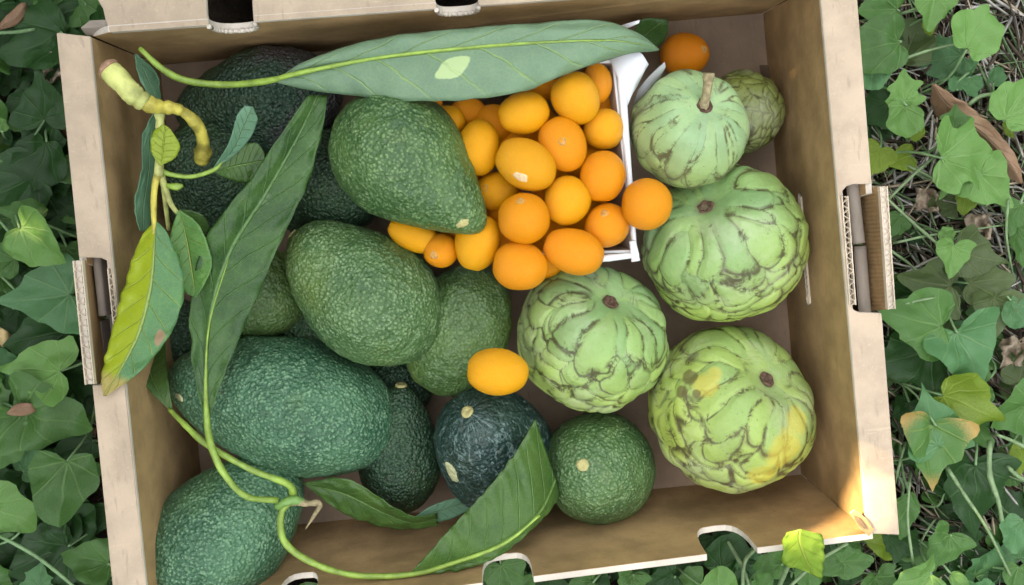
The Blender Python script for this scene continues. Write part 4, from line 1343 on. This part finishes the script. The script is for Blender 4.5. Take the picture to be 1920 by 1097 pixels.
vines = {}
def vine(key, px, py, label):
    vines[key] = tag(empty('creeping_vine', at(px, py, 0)), label, 'vine', 'vines creeping round the box')
vine('LT', 60, 150, 'creeping vine with dark heart-shaped leaves, upper left of the box')
vine('LM', 60, 520, 'creeping vine left of the box beside its handle hole, one leaf catching the sun')
vine('LB', 80, 900, 'creeping vine with upward-notched heart leaves, lower left of the box')
vine('RT', 1700, 100, 'creeping vine with pale rounded leaves over dry straw, upper right of the box')
vine('RM', 1800, 350, 'creeping vine with angular light leaves beside the curled brown leaf')
vine('RC', 1760, 600, 'creeping vine with the broad dark and olive leaves, right of the box below its handle')
vine('RB', 1760, 900, 'creeping vine with a leaf coloured orange at its tip for sunlight, lower right of the box')
vine('BC', 1450, 1080, 'creeping vine in front of the box with one leaf coloured lime for sunlight reaching over the rim')
LV = [
 # key, px, py, size, tip angle, kind, mat, z, tilt, roll
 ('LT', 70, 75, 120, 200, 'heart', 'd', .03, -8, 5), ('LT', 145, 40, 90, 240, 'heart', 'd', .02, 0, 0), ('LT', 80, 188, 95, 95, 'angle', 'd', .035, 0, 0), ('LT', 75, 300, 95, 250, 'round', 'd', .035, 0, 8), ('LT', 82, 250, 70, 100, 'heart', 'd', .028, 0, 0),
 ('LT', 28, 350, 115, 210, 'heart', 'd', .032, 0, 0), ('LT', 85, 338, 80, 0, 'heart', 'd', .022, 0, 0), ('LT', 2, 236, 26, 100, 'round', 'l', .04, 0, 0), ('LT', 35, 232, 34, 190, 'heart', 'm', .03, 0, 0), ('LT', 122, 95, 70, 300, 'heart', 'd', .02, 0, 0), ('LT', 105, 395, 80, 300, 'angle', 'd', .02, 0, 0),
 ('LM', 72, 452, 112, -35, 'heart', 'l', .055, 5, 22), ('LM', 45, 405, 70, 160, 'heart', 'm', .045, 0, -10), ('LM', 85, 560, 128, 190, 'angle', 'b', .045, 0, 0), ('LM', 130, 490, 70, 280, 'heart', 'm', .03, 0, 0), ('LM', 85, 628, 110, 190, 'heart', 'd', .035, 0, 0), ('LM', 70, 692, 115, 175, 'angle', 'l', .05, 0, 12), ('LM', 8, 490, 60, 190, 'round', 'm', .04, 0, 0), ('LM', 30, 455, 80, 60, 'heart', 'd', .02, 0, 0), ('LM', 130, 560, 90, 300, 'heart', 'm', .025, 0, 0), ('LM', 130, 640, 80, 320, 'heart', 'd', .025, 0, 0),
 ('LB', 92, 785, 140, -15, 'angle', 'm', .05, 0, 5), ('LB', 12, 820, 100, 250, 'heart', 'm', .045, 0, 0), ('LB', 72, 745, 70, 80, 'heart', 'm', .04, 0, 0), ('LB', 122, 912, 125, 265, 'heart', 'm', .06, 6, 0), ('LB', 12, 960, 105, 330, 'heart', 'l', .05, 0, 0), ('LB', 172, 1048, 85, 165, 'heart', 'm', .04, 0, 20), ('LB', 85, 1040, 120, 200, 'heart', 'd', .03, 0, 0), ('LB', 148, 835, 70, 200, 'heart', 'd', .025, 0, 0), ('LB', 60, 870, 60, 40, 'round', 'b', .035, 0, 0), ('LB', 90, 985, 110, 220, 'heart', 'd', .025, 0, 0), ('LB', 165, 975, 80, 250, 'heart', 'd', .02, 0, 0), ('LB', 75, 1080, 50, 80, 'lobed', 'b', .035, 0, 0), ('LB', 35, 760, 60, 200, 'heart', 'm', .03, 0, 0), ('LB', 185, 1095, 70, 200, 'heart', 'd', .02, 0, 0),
 ('RT', 1652, 18, 80, 180, 'heart', 'm', .04, 0, 0), ('RT', 1750, 14, 75, 262, 'heart', 'l', .045, 0, 0), ('RT', 1830, 62, 92, 60, 'round', 'l', .055, 0, 0), ('RT', 1652, 85, 100, 190, 'round', 'm', .05, 0, 0), ('RT', 1636, 135, 60, 260, 'round', 'b', .045, 0, 0), ('RT', 1692, 168, 62, 95, 'lobed', 'l', .045, 0, 0), ('RT', 1692, 222, 66, 250, 'round', 'l', .05, 0, 0), ('RT', 1640, 205, 80, 200, 'heart', 'd', .025, 0, 0), ('RT', 1900, 196, 92, 60, 'round', 'l', .05, 0, 0), ('RT', 1822, 120, 42, 70, 'narrow', 'b', .04, 0, 0), ('RT', 1822, 160, 38, 280, 'round', 'b', .035, 0, 0), ('RT', 1792, 158, 28, 100, 'round', 'b', .035, 0, 0), ('RT', 1868, 145, 34, 60, 'round', 'b', .03, 0, 0), ('RT', 1742, 50, 30, 270, 'heart', 'y', .03, 0, 0), ('RT', 1890, 240, 40, 300, 'narrow', 'y', .035, 0, 0),
 ('RM', 1812, 290, 118, 8, 'lobed', 'l', .055, 0, 0), ('RM', 1786, 335, 70, 235, 'angle', 'l', .052, 0, 0), ('RM', 1862, 350, 92, 320, 'angle', 'l', .045, 0, 10), ('RM', 1638, 300, 66, 240, 'heart', 'y', .03, 0, 0), ('RM', 1690, 298, 50, 200, 'heart', 'y', .03, 0, 0), ('RM', 1720, 250, 44, 50, 'narrow', 'y', .03, 0, 0), ('RM', 1790, 228, 56, 85, 'lobed', 'm', .045, 0, 0), ('RM', 1905, 405, 60, 250, 'heart', 'm', .035, 0, 0), ('RM', 1680, 420, 46, 240, 'round', 'm', .03, 0, 0), ('RM', 1810, 375, 50, 250, 'heart', 'y', .028, 0, 0), ('RM', 1640, 250, 60, 270, 'heart', 'd', .02, 0, 0),
 ('RC', 1784, 485, 66, 262, 'angle', 'l', .055, 0, 0), ('RC', 1775, 440, 30, 110, 'round', 'l', .05, 0, 0), ('RC', 1836, 482, 95, 345, 'angle', 'o', .045, 0, 0), ('RC', 1740, 532, 110, 175, 'angle', 'o', .04, 0, 0), ('RC', 1850, 525, 90, 10, 'heart', 'o', .038, 0, 0), ('RC', 1716, 602, 130, 170, 'heart', 'm', .052, 0, 4), ('RC', 1697, 672, 130, 200, 'heart', 'd', .035, 0, 0), ('RC', 1820, 668, 135, 300, 'angle', 'b', .055, 0, 0), ('RC', 1862, 590, 84, 265, 'angle', 'o', .042, 0, 0), ('RC', 1908, 585, 64, 300, 'round', 'b', .045, 0, 0), ('RC', 1815, 730, 80, 200, 'heart', 'm', .04, 0, 0), ('RC', 1690, 560, 70, 200, 'heart', 'd', .025, 0, 0),
 ('RB', 1750, 790, 120, 100, 'angle', 'b', .058, -4, 0), ('RB', 1745, 845, 125, 258, 'angle', 'e', .060, 0, 0), ('RB', 1812, 762, 130, 335, 'heart', 'y', .05, 0, 18), ('RB', 1825, 790, 110, 300, 'heart', 'm', .042, 0, -14), ('RB', 1822, 925, 140, 262, 'angle', 'd', .036, 0, 0), ('RB', 1896, 775, 100, 200, 'angle', 'm', .045, 0, 0), ('RB', 1765, 1030, 84, 235, 'angle', 'm', .042, 0, 0), ('RB', 1908, 1000, 70, 250, 'round', 'b', .045, 0, 0), ('RB', 1718, 1088, 80, 200, 'angle', 'l', .05, 0, 0), ('RB', 1698, 960, 100, 262, 'narrow', 'm', .04, 0, 0), ('RB', 1668, 1022, 100, 160, 'narrow', 'y', .02, 0, 0), ('RB', 1915, 860, 50, 260, 'heart', 'y', .03, 0, 0), ('RB', 1700, 780, 70, 260, 'heart', 'd', .02, 0, 0), ('RB', 1905, 1085, 60, 260, 'heart', 'm', .04, 0, 0), ('RB', 1800, 1090, 60, 320, 'narrow', 'l', .035, 0, 0),
 ('BC', 1347, 1094, 66, 90, 'round', 'l', .06, 0, 0), ('BC', 1430, 1090, 40, 90, 'round', 'm', .05, 0, 0), ('BC', 1562, 1058, 58, 200, 'heart', 'm', .045, 0, 0), ('BC', 1600, 1050, 66, 10, 'heart', 'm', .045, 0, 0), ('BC', 1443, 1058, 60, 180, 'heart', 'm', .04, 0, 0), ('BC', 1370, 1035, 90, 60, 'heart', 'd', .03, 0, 0), ('BC', 1240, 1090, 70, 200, 'heart', 'd', .04, 0, 0), ('BC', 1180, 1100, 60, 250, 'angle', 'm', .045, 0, 0), ('BC', 1090, 1100, 60, 200, 'heart', 'm', .04, 0, 0), ('BC', 955, 1085, 80, 300, 'heart', 'm', .045, 0, 0), ('BC', 1520, 1085, 60, 280, 'heart', 'm', .035, 0, 0),
]
for key, px, py, size, an, kind, m, z, ti, ro in LV:
    place_leaf(vines[key], px, py, size, an, kind, m, z, ti, ro)
# the sunlit leaf bending over the front rim, its sun put into a lime colour
bl = blade('leaf', [((1500, 1008, .128), (1503, 1010, .128), (1507, 1010, .128)), ((1472, 1000, .132), (1500, 992, .136), (1538, 1000, .132)),
                    ((1468, 1040, .126), (1498, 1012, .134), (1546, 1030, .128)), ((1470, 1058, .118), (1508, 1040, .128), (1544, 1060, .120)), ((1515, 1072, .116), (1528, 1080, .116), (1540, 1085, .114))], 
           leaf_mat('vine_leaf_sunlit', (.22, .36, .04), (.28, .42, .05), (.4, .5, .1), nv=4, trans=.4), vines['BC'], seed=31, n=36, m=16, wav=.002)
tube('leaf_stalk', [(1502, 1012, .128, 4), (1485, 1045, .1, 4.5), (1462, 1097, .06, 4.5)], vines['BC'], M_vstem2)
tube('stem', [(1590, 1018, .06, 3.5), (1530, 1055, .055, 3.5), (1470, 1110, .05, 3.5)], vines['BC'], M_vstem2)
tube('stem', [(1365, 1015, .03, 3.5), (1390, 1060, .04, 4), (1410, 1110, .045, 4)], vines['BC'], M_vstem2)
tube('stem', [(1415, 1030, .04, 4), (1396, 1055, .045, 4), (1392, 1110, .045, 4)], vines['BC'], M_vstem2)
# vine stems by px
for key, pts in (
  ('LB', [(-10, 1000, .05, 4), (60, 1038, .055, 5), (110, 1075, .05, 5), (150, 1110, .045, 4)]),
  ('LB', [(-5, 1022, .04, 3), (30, 1005, .045, 3.5), (62, 962, .045, 3)]), ('LB', [(80, 935, .05, 2.5), (88, 975, .03, 2.5), (98, 1010, .02, 2)]),
  ('LT', [(-5, 62, .03, 4), (30, 60, .03, 5), (64, 55, .03, 4)]), ('LT', [(50, 235, .03, 3.5), (90, 218, .03, 3), (120, 208, .03, 3)]), ('LT', [(45, 235, .02, 4), (45, 262, .02, 4)]),
  ('LM', [(-5, 510, .03, 4), (30, 545, .03, 3.5), (60, 580, .02, 3)]), ('LM', [(70, 505, .03, 3.5), (102, 488, .03, 3)]), ('LM', [(0, 415, .03, 4), (70, 500, .025, 4), (140, 600, .02, 3)]),
  ('RT', [(1690, 112, .035, 4), (1740, 95, .04, 4), (1800, 80, .045, 3.5)]), ('RT', [(1812, 200, .03, 5), (1835, 182, .035, 6), (1862, 176, .035, 5)]), ('RT', [(1735, 10, .03, 3), (1690, 25, .035, 3)]),
  ('RM', [(1665, 375, .03, 4), (1705, 335, .035, 4.5), (1745, 300, .035, 4)]), ('RM', [(1660, 370, .035, 4), (1720, 425, .04, 4.5), (1765, 463, .045, 4)]), ('RM', [(1680, 455, .04, 3.5), (1740, 442, .04, 3.5), (1800, 434, .04, 3), (1880, 422, .03, 2.5)]),
  ('RM', [(1890, 380, .05, 4), (1887, 440, .045, 3.5), (1897, 505, .03, 3)]), ('RM', [(1700, 310, .03, 4), (1760, 340, .035, 4), (1830, 378, .03, 3)]), ('RM', [(1790, 358, .03, 3), (1720, 318, .035, 3)]),
  ('RC', [(1670, 470, .035, 4), (1705, 495, .03, 3.5), (1730, 520, .03, 3)]), ('RC', [(1690, 572, .05, 3), (1725, 563, .055, 3.5), (1755, 558, .05, 2.5)]),
  ('RB', [(1868, 815, .06, 4), (1895, 825, .06, 5), (1930, 842, .06, 5)]), ('RB', [(1856, 832, .045, 7), (1856, 890, .045, 7.5), (1872, 940, .045, 7), (1880, 985, .04, 6)]), ('RB', [(1890, 875, .04, 5), (1905, 890, .04, 6), (1930, 905, .04, 6)]),
  ('RB', [(1778, 880, .055, 5), (1810, 930, .052, 5), (1850, 990, .048, 4.5), (1895, 1080, .04, 4)]), ('RB', [(1696, 835, .04, 3.5), (1688, 865, .035, 4), (1680, 900, .03, 3)]), ('RB', [(1706, 895, .045, 3.5), (1702, 960, .05, 4), (1704, 1000, .05, 4), (1712, 1055, .045, 4)]),
  ('RB', [(1745, 985, .02, 3), (1680, 1070, .02, 3), (1560, 1068, .02, 3)]),
):
    pts = [(a_, b_, c_, r_ * .72) for a_, b_, c_, r_ in pts]
    (a0, b0, c0_, r0), (a1, b1, c1_, r1) = pts[0], pts[-1]
    ua, ub_ = pts[1], pts[-2]
    pts = [(a0 + (a0 - ua[0]) * .25, b0 + (b0 - ua[1]) * .25, .003, r0 * .8)] + pts + [(a1 + (a1 - ub_[0]) * .25, b1 + (b1 - ub_[1]) * .25, .003, r1 * .8)]
    tube('stem', pts, vines[key], M_vstem2 if 'R' in key else M_vstem, seg=6, n=28, lump=.3)

# fill foliage: lower, darker storey
def on_box(px, py, m=0):
    return (100 - m < px - (py - 60) * .1 < 1555 + m) and py < 1120 - (px - 900) * .14 + m
cnt = 0
rr = random.Random(5)
keys = [('LT', 60, 150), ('LM', 60, 520), ('LB', 80, 900), ('RT', 1740, 60), ('RM', 1800, 320), ('RC', 1780, 600), ('RB', 1780, 920), ('BC', 1450, 1090)]
fill = {k: ([], [], []) for k, _, _ in keys}
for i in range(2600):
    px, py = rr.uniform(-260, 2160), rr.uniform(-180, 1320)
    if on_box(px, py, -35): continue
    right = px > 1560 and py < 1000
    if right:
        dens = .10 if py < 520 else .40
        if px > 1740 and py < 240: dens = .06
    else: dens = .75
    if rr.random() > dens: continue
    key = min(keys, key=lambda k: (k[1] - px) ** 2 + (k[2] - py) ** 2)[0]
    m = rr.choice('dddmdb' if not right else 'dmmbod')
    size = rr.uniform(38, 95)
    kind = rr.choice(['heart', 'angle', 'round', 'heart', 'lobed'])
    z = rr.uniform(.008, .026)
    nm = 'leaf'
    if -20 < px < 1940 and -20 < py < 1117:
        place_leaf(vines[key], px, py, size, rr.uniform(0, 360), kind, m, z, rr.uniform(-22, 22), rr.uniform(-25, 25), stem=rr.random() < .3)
        cnt += 1
    else:
        # outside the frame: merged ground cover
        me = LM[kind][i % 4]
        V, Fc, UVs = fill[key]
        b = len(V)
        s = size * mpp(z)
        Mx = Matrix.Translation(at(px, py, z + .01)) @ Matrix.Rotation(rr.uniform(0, 6.28), 4, 'Z') @ Matrix.Rotation(rr.uniform(-.4, .4), 4, 'X') @ Matrix.Scale(s, 4)
        V.extend([Mx @ v.co for v in me.vertices]); Fc.extend([tuple(b + q for q in p.vertices) for p in me.polygons])
# wider carpet of plain small leaves beyond the picture
wv, wf = [], []
fan = {k: crom(OUT[k], 12) for k in ('heart', 'angle', 'round')}
for i in range(5200):
    X_, Y_ = rr.uniform(-1.5, 1.5), rr.uniform(-1.5, 1.5)
    q_ = proj((X_, Y_, .02))
    if -60 < q_[0] < 1980 and -60 < q_[1] < 1157: continue
    if on_box(q_[0], q_[1], 0) and abs(Y_) < .2 and abs(X_) < .22: continue
    half = fan[rr.choice(['heart', 'angle', 'round'])]
    pts = half + [(-x, y) for x, y in half[-2:0:-1]]
    s_ = rr.uniform(.016, .036)
    Mx = Matrix.Translation((X_, Y_, rr.uniform(.012, .04))) @ Matrix.Rotation(rr.uniform(0, 6.28), 4, 'Z') @ Matrix.Rotation(rr.uniform(-.5, .5), 4, 'X') @ Matrix.Scale(s_, 4)
    b = len(wv); n_ = len(pts)
    wv += [Mx @ Vector((0, .35, -.08))] + [Mx @ Vector((x, y, .12 * abs(x))) for x, y in pts]
    wf += [(b, b + 1 + (k + 1) % n_, b + 1 + k) for k in range(n_)]
tag(link('far_ground_cover', pymesh('far_ground_cover', wv, wf), None, [VM['m']]), 'green leaves carpeting the ground farther from the box', 'ground cover', kind='stuff')
allV, allF = [], []
for V, Fc, _ in fill.values():
    b = len(allV); allV += V; allF += [tuple(q + b for q in f) for f in Fc]
tag(link('ground_cover', pymesh('ground_cover', allV, allF), None, [VM['m']]), 'low green leaves carpeting the ground further out', 'ground cover', kind='stuff')

# ------------------------------------------------------------------ litter
def straw():
    mats = [simple('straw_grey', (.36, .34, .31), .8, .2, .3, 200, 0), simple('straw_tan', (.34, .28, .20), .8, .2, .3, 200, 0), simple('straw_dark', (.07, .055, .04), .9, .2, .3, 200, 0), simple('dry_grass_green', (.13, .20, .09), .6, .3, .3, 200, 0)]
    vs, fs, mi = [], [], []
    r_ = random.Random(3)
    for i in range(12000):
        px, py = r_.uniform(-150, 2100), r_.uniform(-120, 1220)
        if on_box(px, py, -20): continue
        right = px > 1560
        if not right and r_.random() > .30: continue
        if right and py > 520 and r_.random() > .6: continue
        z = r_.uniform(.001, .020 if right else .012)
        L = r_.uniform(.008, .055) if right else r_.uniform(.006, .03)
        base = at(px, py, z)
        a = r_.gauss(R(-50), .75) if right else r_.uniform(0, 6.28)
        d = Vector((math.cos(a), math.sin(a), r_.uniform(-.15, .15)))
        k = Vector((-d.y, d.x, 0)) * r_.uniform(-.25, .25)
        w_ = r_.uniform(.0003, .0015)
        n = 5
        b = len(vs)
        for j in range(n):
            t = j / (n - 1) - .5
            p = base + d * L * t + k * L * (t * t)
            ww = w_ * (1 - abs(t) * .9)
            s_ = Vector((-d.y, d.x, 0)).normalized()
            vs += [p + s_ * ww, p + Vector((0, 0, ww)), p - s_ * ww]
        m = r_.choice([0, 0, 1, 2, 2, 3] if right else [0, 2, 2, 2])
        for j in range(n - 1):
            for q in range(3):
                q2 = (q + 1) % 3
                fs.append((b + j * 3 + q, b + j * 3 + q2, b + (j + 1) * 3 + q2, b + (j + 1) * 3 + q)); mi.append(m)
    me = pymesh('straw', vs, fs)
    o = link('dry_straw', me, None, mats)
    me.polygons.foreach_set('material_index', mi)
    tag(o, 'dry grey straw and grass blades scattered over the soil', 'straw', kind='stuff')
    # crumbs of bark, clods and dead leaf bits
    vs, fs, mi = [], [], []
    for i in range(2600):
        px, py = r_.uniform(-150, 2100), r_.uniform(-120, 1220)
        if on_box(px, py, -20): continue
        c = at(px, py, r_.uniform(-.004, .004))
        s = r_.uniform(.0012, .006) * (1 if r_.random() < .85 else 2)
        b = len(vs)
        for q in ((1, 0, 0), (-1, 0, 0), (0, 1, 0), (0, -1, 0), (0, 0, 1), (0, 0, -1)):
            v = Vector(q) * s; v.x *= r_.uniform(.4, 1.5); v.y *= r_.uniform(.4, 1.4); v.z *= r_.uniform(.3, .8)
            v.rotate(Matrix.Rotation(i, 3, 'Z'))
            vs.append(c + v)
        for f in ((0, 2, 4), (2, 1, 4), (1, 3, 4), (3, 0, 4), (2, 0, 5), (1, 2, 5), (3, 1, 5), (0, 3, 5)):
            fs.append(tuple(b + q for q in f)); mi.append(i % 3)
    me = pymesh('litter', vs, fs)
    o = link('soil_litter', me, None, [simple('bark_crumb', (.05, .035, .025), .95, .1, .4, 300), simple('clod', (.09, .07, .055), .95, .1, .4, 300), simple('leaf_bit', (.20, .14, .09), .9, .1, .4, 300)], smooth=False)
    me.polygons.foreach_set('material_index', mi)
    tag(o, 'crumbs of bark, clods and dead leaf bits on the soil', 'litter', kind='stuff')
straw()

# dead leaves
DL = leaf_mat('dead_leaf_brown', (.25, .145, .085), (.36, .22, .135), (.42, .30, .20), nv=8, rough=.65, vstr=.3, trans=.1)
d1 = tag(empty('dead_leaf', at(1830, 250, .03)), 'large curled brown dead leaf on the straw right of the box', 'dead leaf', 'dead leaves on the ground')
blade('blade', [((1748, 156, .034), (1750, 157, .034), (1752, 156, .034)), ((1748, 205, .022), (1772, 190, .036), (1796, 185, .042)), ((1790, 240, .02), (1815, 228, .038), (1842, 218, .040)), ((1842, 285, .02), (1862, 268, .036), (1880, 258, .036)), ((1880, 325, .018), (1896, 312, .030), (1908, 300, .030)), ((1912, 344, .02), (1915, 345, .02), (1918, 343, .02))], DL, d1, seed=41, n=50, wav=.002)
d2 = tag(empty('dead_leaf', at(20, 35, .03)), 'pinkish dry leaf at the far upper left on dark soil', 'dead leaf', 'dead leaves on the ground')
blade('blade', [((-8, 55, .03), (-6, 57, .03), (-4, 58, .03)), ((10, 32, .034), (20, 38, .036), (32, 46, .032)), ((36, 8, .034), (42, 16, .036), (48, 26, .032)), ((48, 5, .03), (50, 8, .03), (50, 12, .03))], DL, d2, seed=42, n=24, m=8)
d3 = tag(empty('dead_leaf', at(45, 770, .02)), 'small buff dry leaf between vine leaves left of the box', 'dead leaf', 'dead leaves on the ground')
blade('blade', [((12, 775, .052), (14, 776, .052), (16, 778, .052)), ((30, 758, .056), (36, 768, .058), (42, 780, .054)), ((56, 756, .056), (60, 764, .056), (62, 774, .054)), ((70, 764, .05), (71, 765, .05), (71, 767, .05))], DL, d3, seed=43, n=20, m=8)
d4 = tag(empty('dead_leaf', at(10, 625, .02)), 'yellowish dry leaf at the left photo edge beside the handle hole height', 'dead leaf', 'dead leaves on the ground')
blade('blade', [((-20, 600, .03), (-20, 604, .03), (-20, 610, .03)), ((-2, 612, .04), (0, 628, .042), (2, 648, .038)), ((14, 622, .04), (16, 634, .04), (14, 646, .038)), ((22, 630, .03), (22, 634, .03), (21, 638, .03))], simple('dry_yellow', (.40, .30, .14), .7, .3), d4, seed=44, n=20, m=8)
for px, py, s in ((1905, 660, 34), (1835, 425, 30), (1738, 375, 26), (100, 128, 34)):
    t = tag(empty('dead_leaf', at(px, py, .02)), {1905: 'crumpled buff dead leaf at the right photo edge', 1835: 'pale dry scrap beside the angular vine leaf', 1738: 'greyish dry scrap on the soil right of the handle', 100: 'grey dry scrap beside the upper end of the left wall'}[px], 'dead leaf', 'dead leaves on the ground')
    vs, fs = [], []
    n = 10
    for j in range(n):
        for i in range(n):
            x, y = i / (n - 1) - .5, j / (n - 1) - .5
            q = 1 + .4 * noise.noise(Vector((math.atan2(y, x) * 2, px, 0)))
            p = at(px + x * s * 1.6 * q, py + y * s * 1.6 * q, .022 + .022 * noise.noise(Vector((x * 3.5, y * 3.5, px))))
            vs.append(p)
    for j in range(n - 1):
        for i in range(n - 1):
            fs.append((j * n + i, j * n + i + 1, (j + 1) * n + i + 1, (j + 1) * n + i))
    link('crumpled_blade', pymesh('crumpled_blade', vs, fs), t, [simple('dry_scrap', (.34, .27, .20), .8, .2, .35, 120, .0015)])

# ------------------------------------------------------------------ unseen bush added to block the sun, gapped where sun spots should fall
def bush():
    t = tag(empty('sun_blocking_bush', SDIR * 1.45 - Vector((0, 0, SDIR.z * 1.45))), 'leafy bush added outside the frame to block the low sun, with gaps for sun spots', 'bush')
    targets = [((1592, 935, .10), .0065), ((1565, 990, .108), .0085), ((1606, 985, .110), .006), ((1467, 48, .095), .0002), ((90, 445, .050), .0075), ((1510, 1010, .130), .010), ((1738, 900, .06), .005), ((1655, 880, .115), .003), ((1656, 905, .115), .0005)]
    tg = [(at(*p), r_) for p, r_ in targets]
    side = Vector((-SDIR.y, SDIR.x, 0)).normalized()
    up = SDIR.cross(side); up = up if up.z > 0 else -up
    r_ = random.Random(17)
    vs, fs = [], []
    for i in range(27000):
        a, b, d = r_.uniform(-.80, .80), r_.uniform(-.55, .55), r_.uniform(1.15, 1.6)
        c = SDIR * d + side * a + up * b + Vector((0, 0, .05))
        if c.z < .02: continue
        s = r_.uniform(.018, .034)
        bad = False
        for p, rad in tg:
            q = c - p
            if (q - SDIR * q.dot(SDIR)).length < rad + s * .55: bad = True; break
        if bad: continue
        n_ = (SDIR + Vector((r_.uniform(-.7, .7), r_.uniform(-.7, .7), r_.uniform(-.7, .7)))).normalized()
        X = n_.orthogonal().normalized(); X.rotate(Matrix.Rotation(r_.uniform(0, 6.28), 3, n_)); Y = n_.cross(X)
        b0 = len(vs)
        for (x, y, z) in ((-1, 0, 0), (-.4, .5, .08), (.4, .45, .08), (1, 0, -.1), (.4, -.45, .08), (-.4, -.5, .08)):
            vs.append(c + X * x * s + Y * y * s + n_ * z * s)
        fs += [(b0, b0 + 1, b0 + 5), (b0 + 1, b0 + 2, b0 + 4, b0 + 5), (b0 + 2, b0 + 3, b0 + 4)]
    o = link('foliage', pymesh('foliage', vs, fs), t, [VM['d']]); o['kind'] = 'stuff'
    for k in range(7):
        a = (k - 3) * .17
        P_ = crom([tuple(SDIR * 1.5 + side * a * .4 + Vector((0, 0, -SDIR.z * 1.5))), tuple(SDIR * 1.42 + side * a + Vector((0, 0, -.35))), tuple(SDIR * 1.4 + side * a * 1.3 + up * .3)], 14)
        v2, f2 = tube_geo(P_, [.012 - .0007 * j for j in range(14)], 7)
        link('trunk', pymesh('trunk', v2, f2), t, [M_woody])
bush()
def hedge():  # unseen ring of foliage added to cut light from the low sky
    t = tag(empty('sky_blocking_hedge', (0, 3.0, 0)), 'ring of leafy hedge added outside the frame to hold back low sky light', 'hedge')
    r_ = random.Random(23)
    vs, fs = [], []
    for i in range(16000):
        a = r_.uniform(0, 2 * math.pi)
        rad = r_.uniform(2.4, 3.3)
        z = r_.uniform(0, 1.7 + .5 * noise.noise(Vector((math.cos(a) * 2, math.sin(a) * 2, 0))))
        c = Vector((math.cos(a) * rad, math.sin(a) * rad, z))
        hz = Vector((c.x, c.y, c.z - .1)).normalized()
        if hz.angle(SDIR) < R(24): continue
        s = r_.uniform(.05, .10)
        n_ = (Vector((-c.x, -c.y, 1.2)).normalized() + Vector((r_.uniform(-.8, .8), r_.uniform(-.8, .8), r_.uniform(-.8, .8)))).normalized()
        X = n_.orthogonal().normalized(); X.rotate(Matrix.Rotation(r_.uniform(0, 6.28), 3, n_)); Y = n_.cross(X)
        b0 = len(vs)
        for (x, y, z_) in ((-1, 0, 0), (-.4, .5, .08), (.4, .45, .08), (1, 0, -.1), (.4, -.45, .08), (-.4, -.5, .08)):
            vs.append(c + X * x * s + Y * y * s + n_ * z_ * s)
        fs += [(b0, b0 + 1, b0 + 5), (b0 + 1, b0 + 2, b0 + 4, b0 + 5), (b0 + 2, b0 + 3, b0 + 4)]
    o = link('foliage', pymesh('foliage', vs, fs), t, [VM['d']]); o['kind'] = 'stuff'
hedge()
print('fill leaves', cnt)
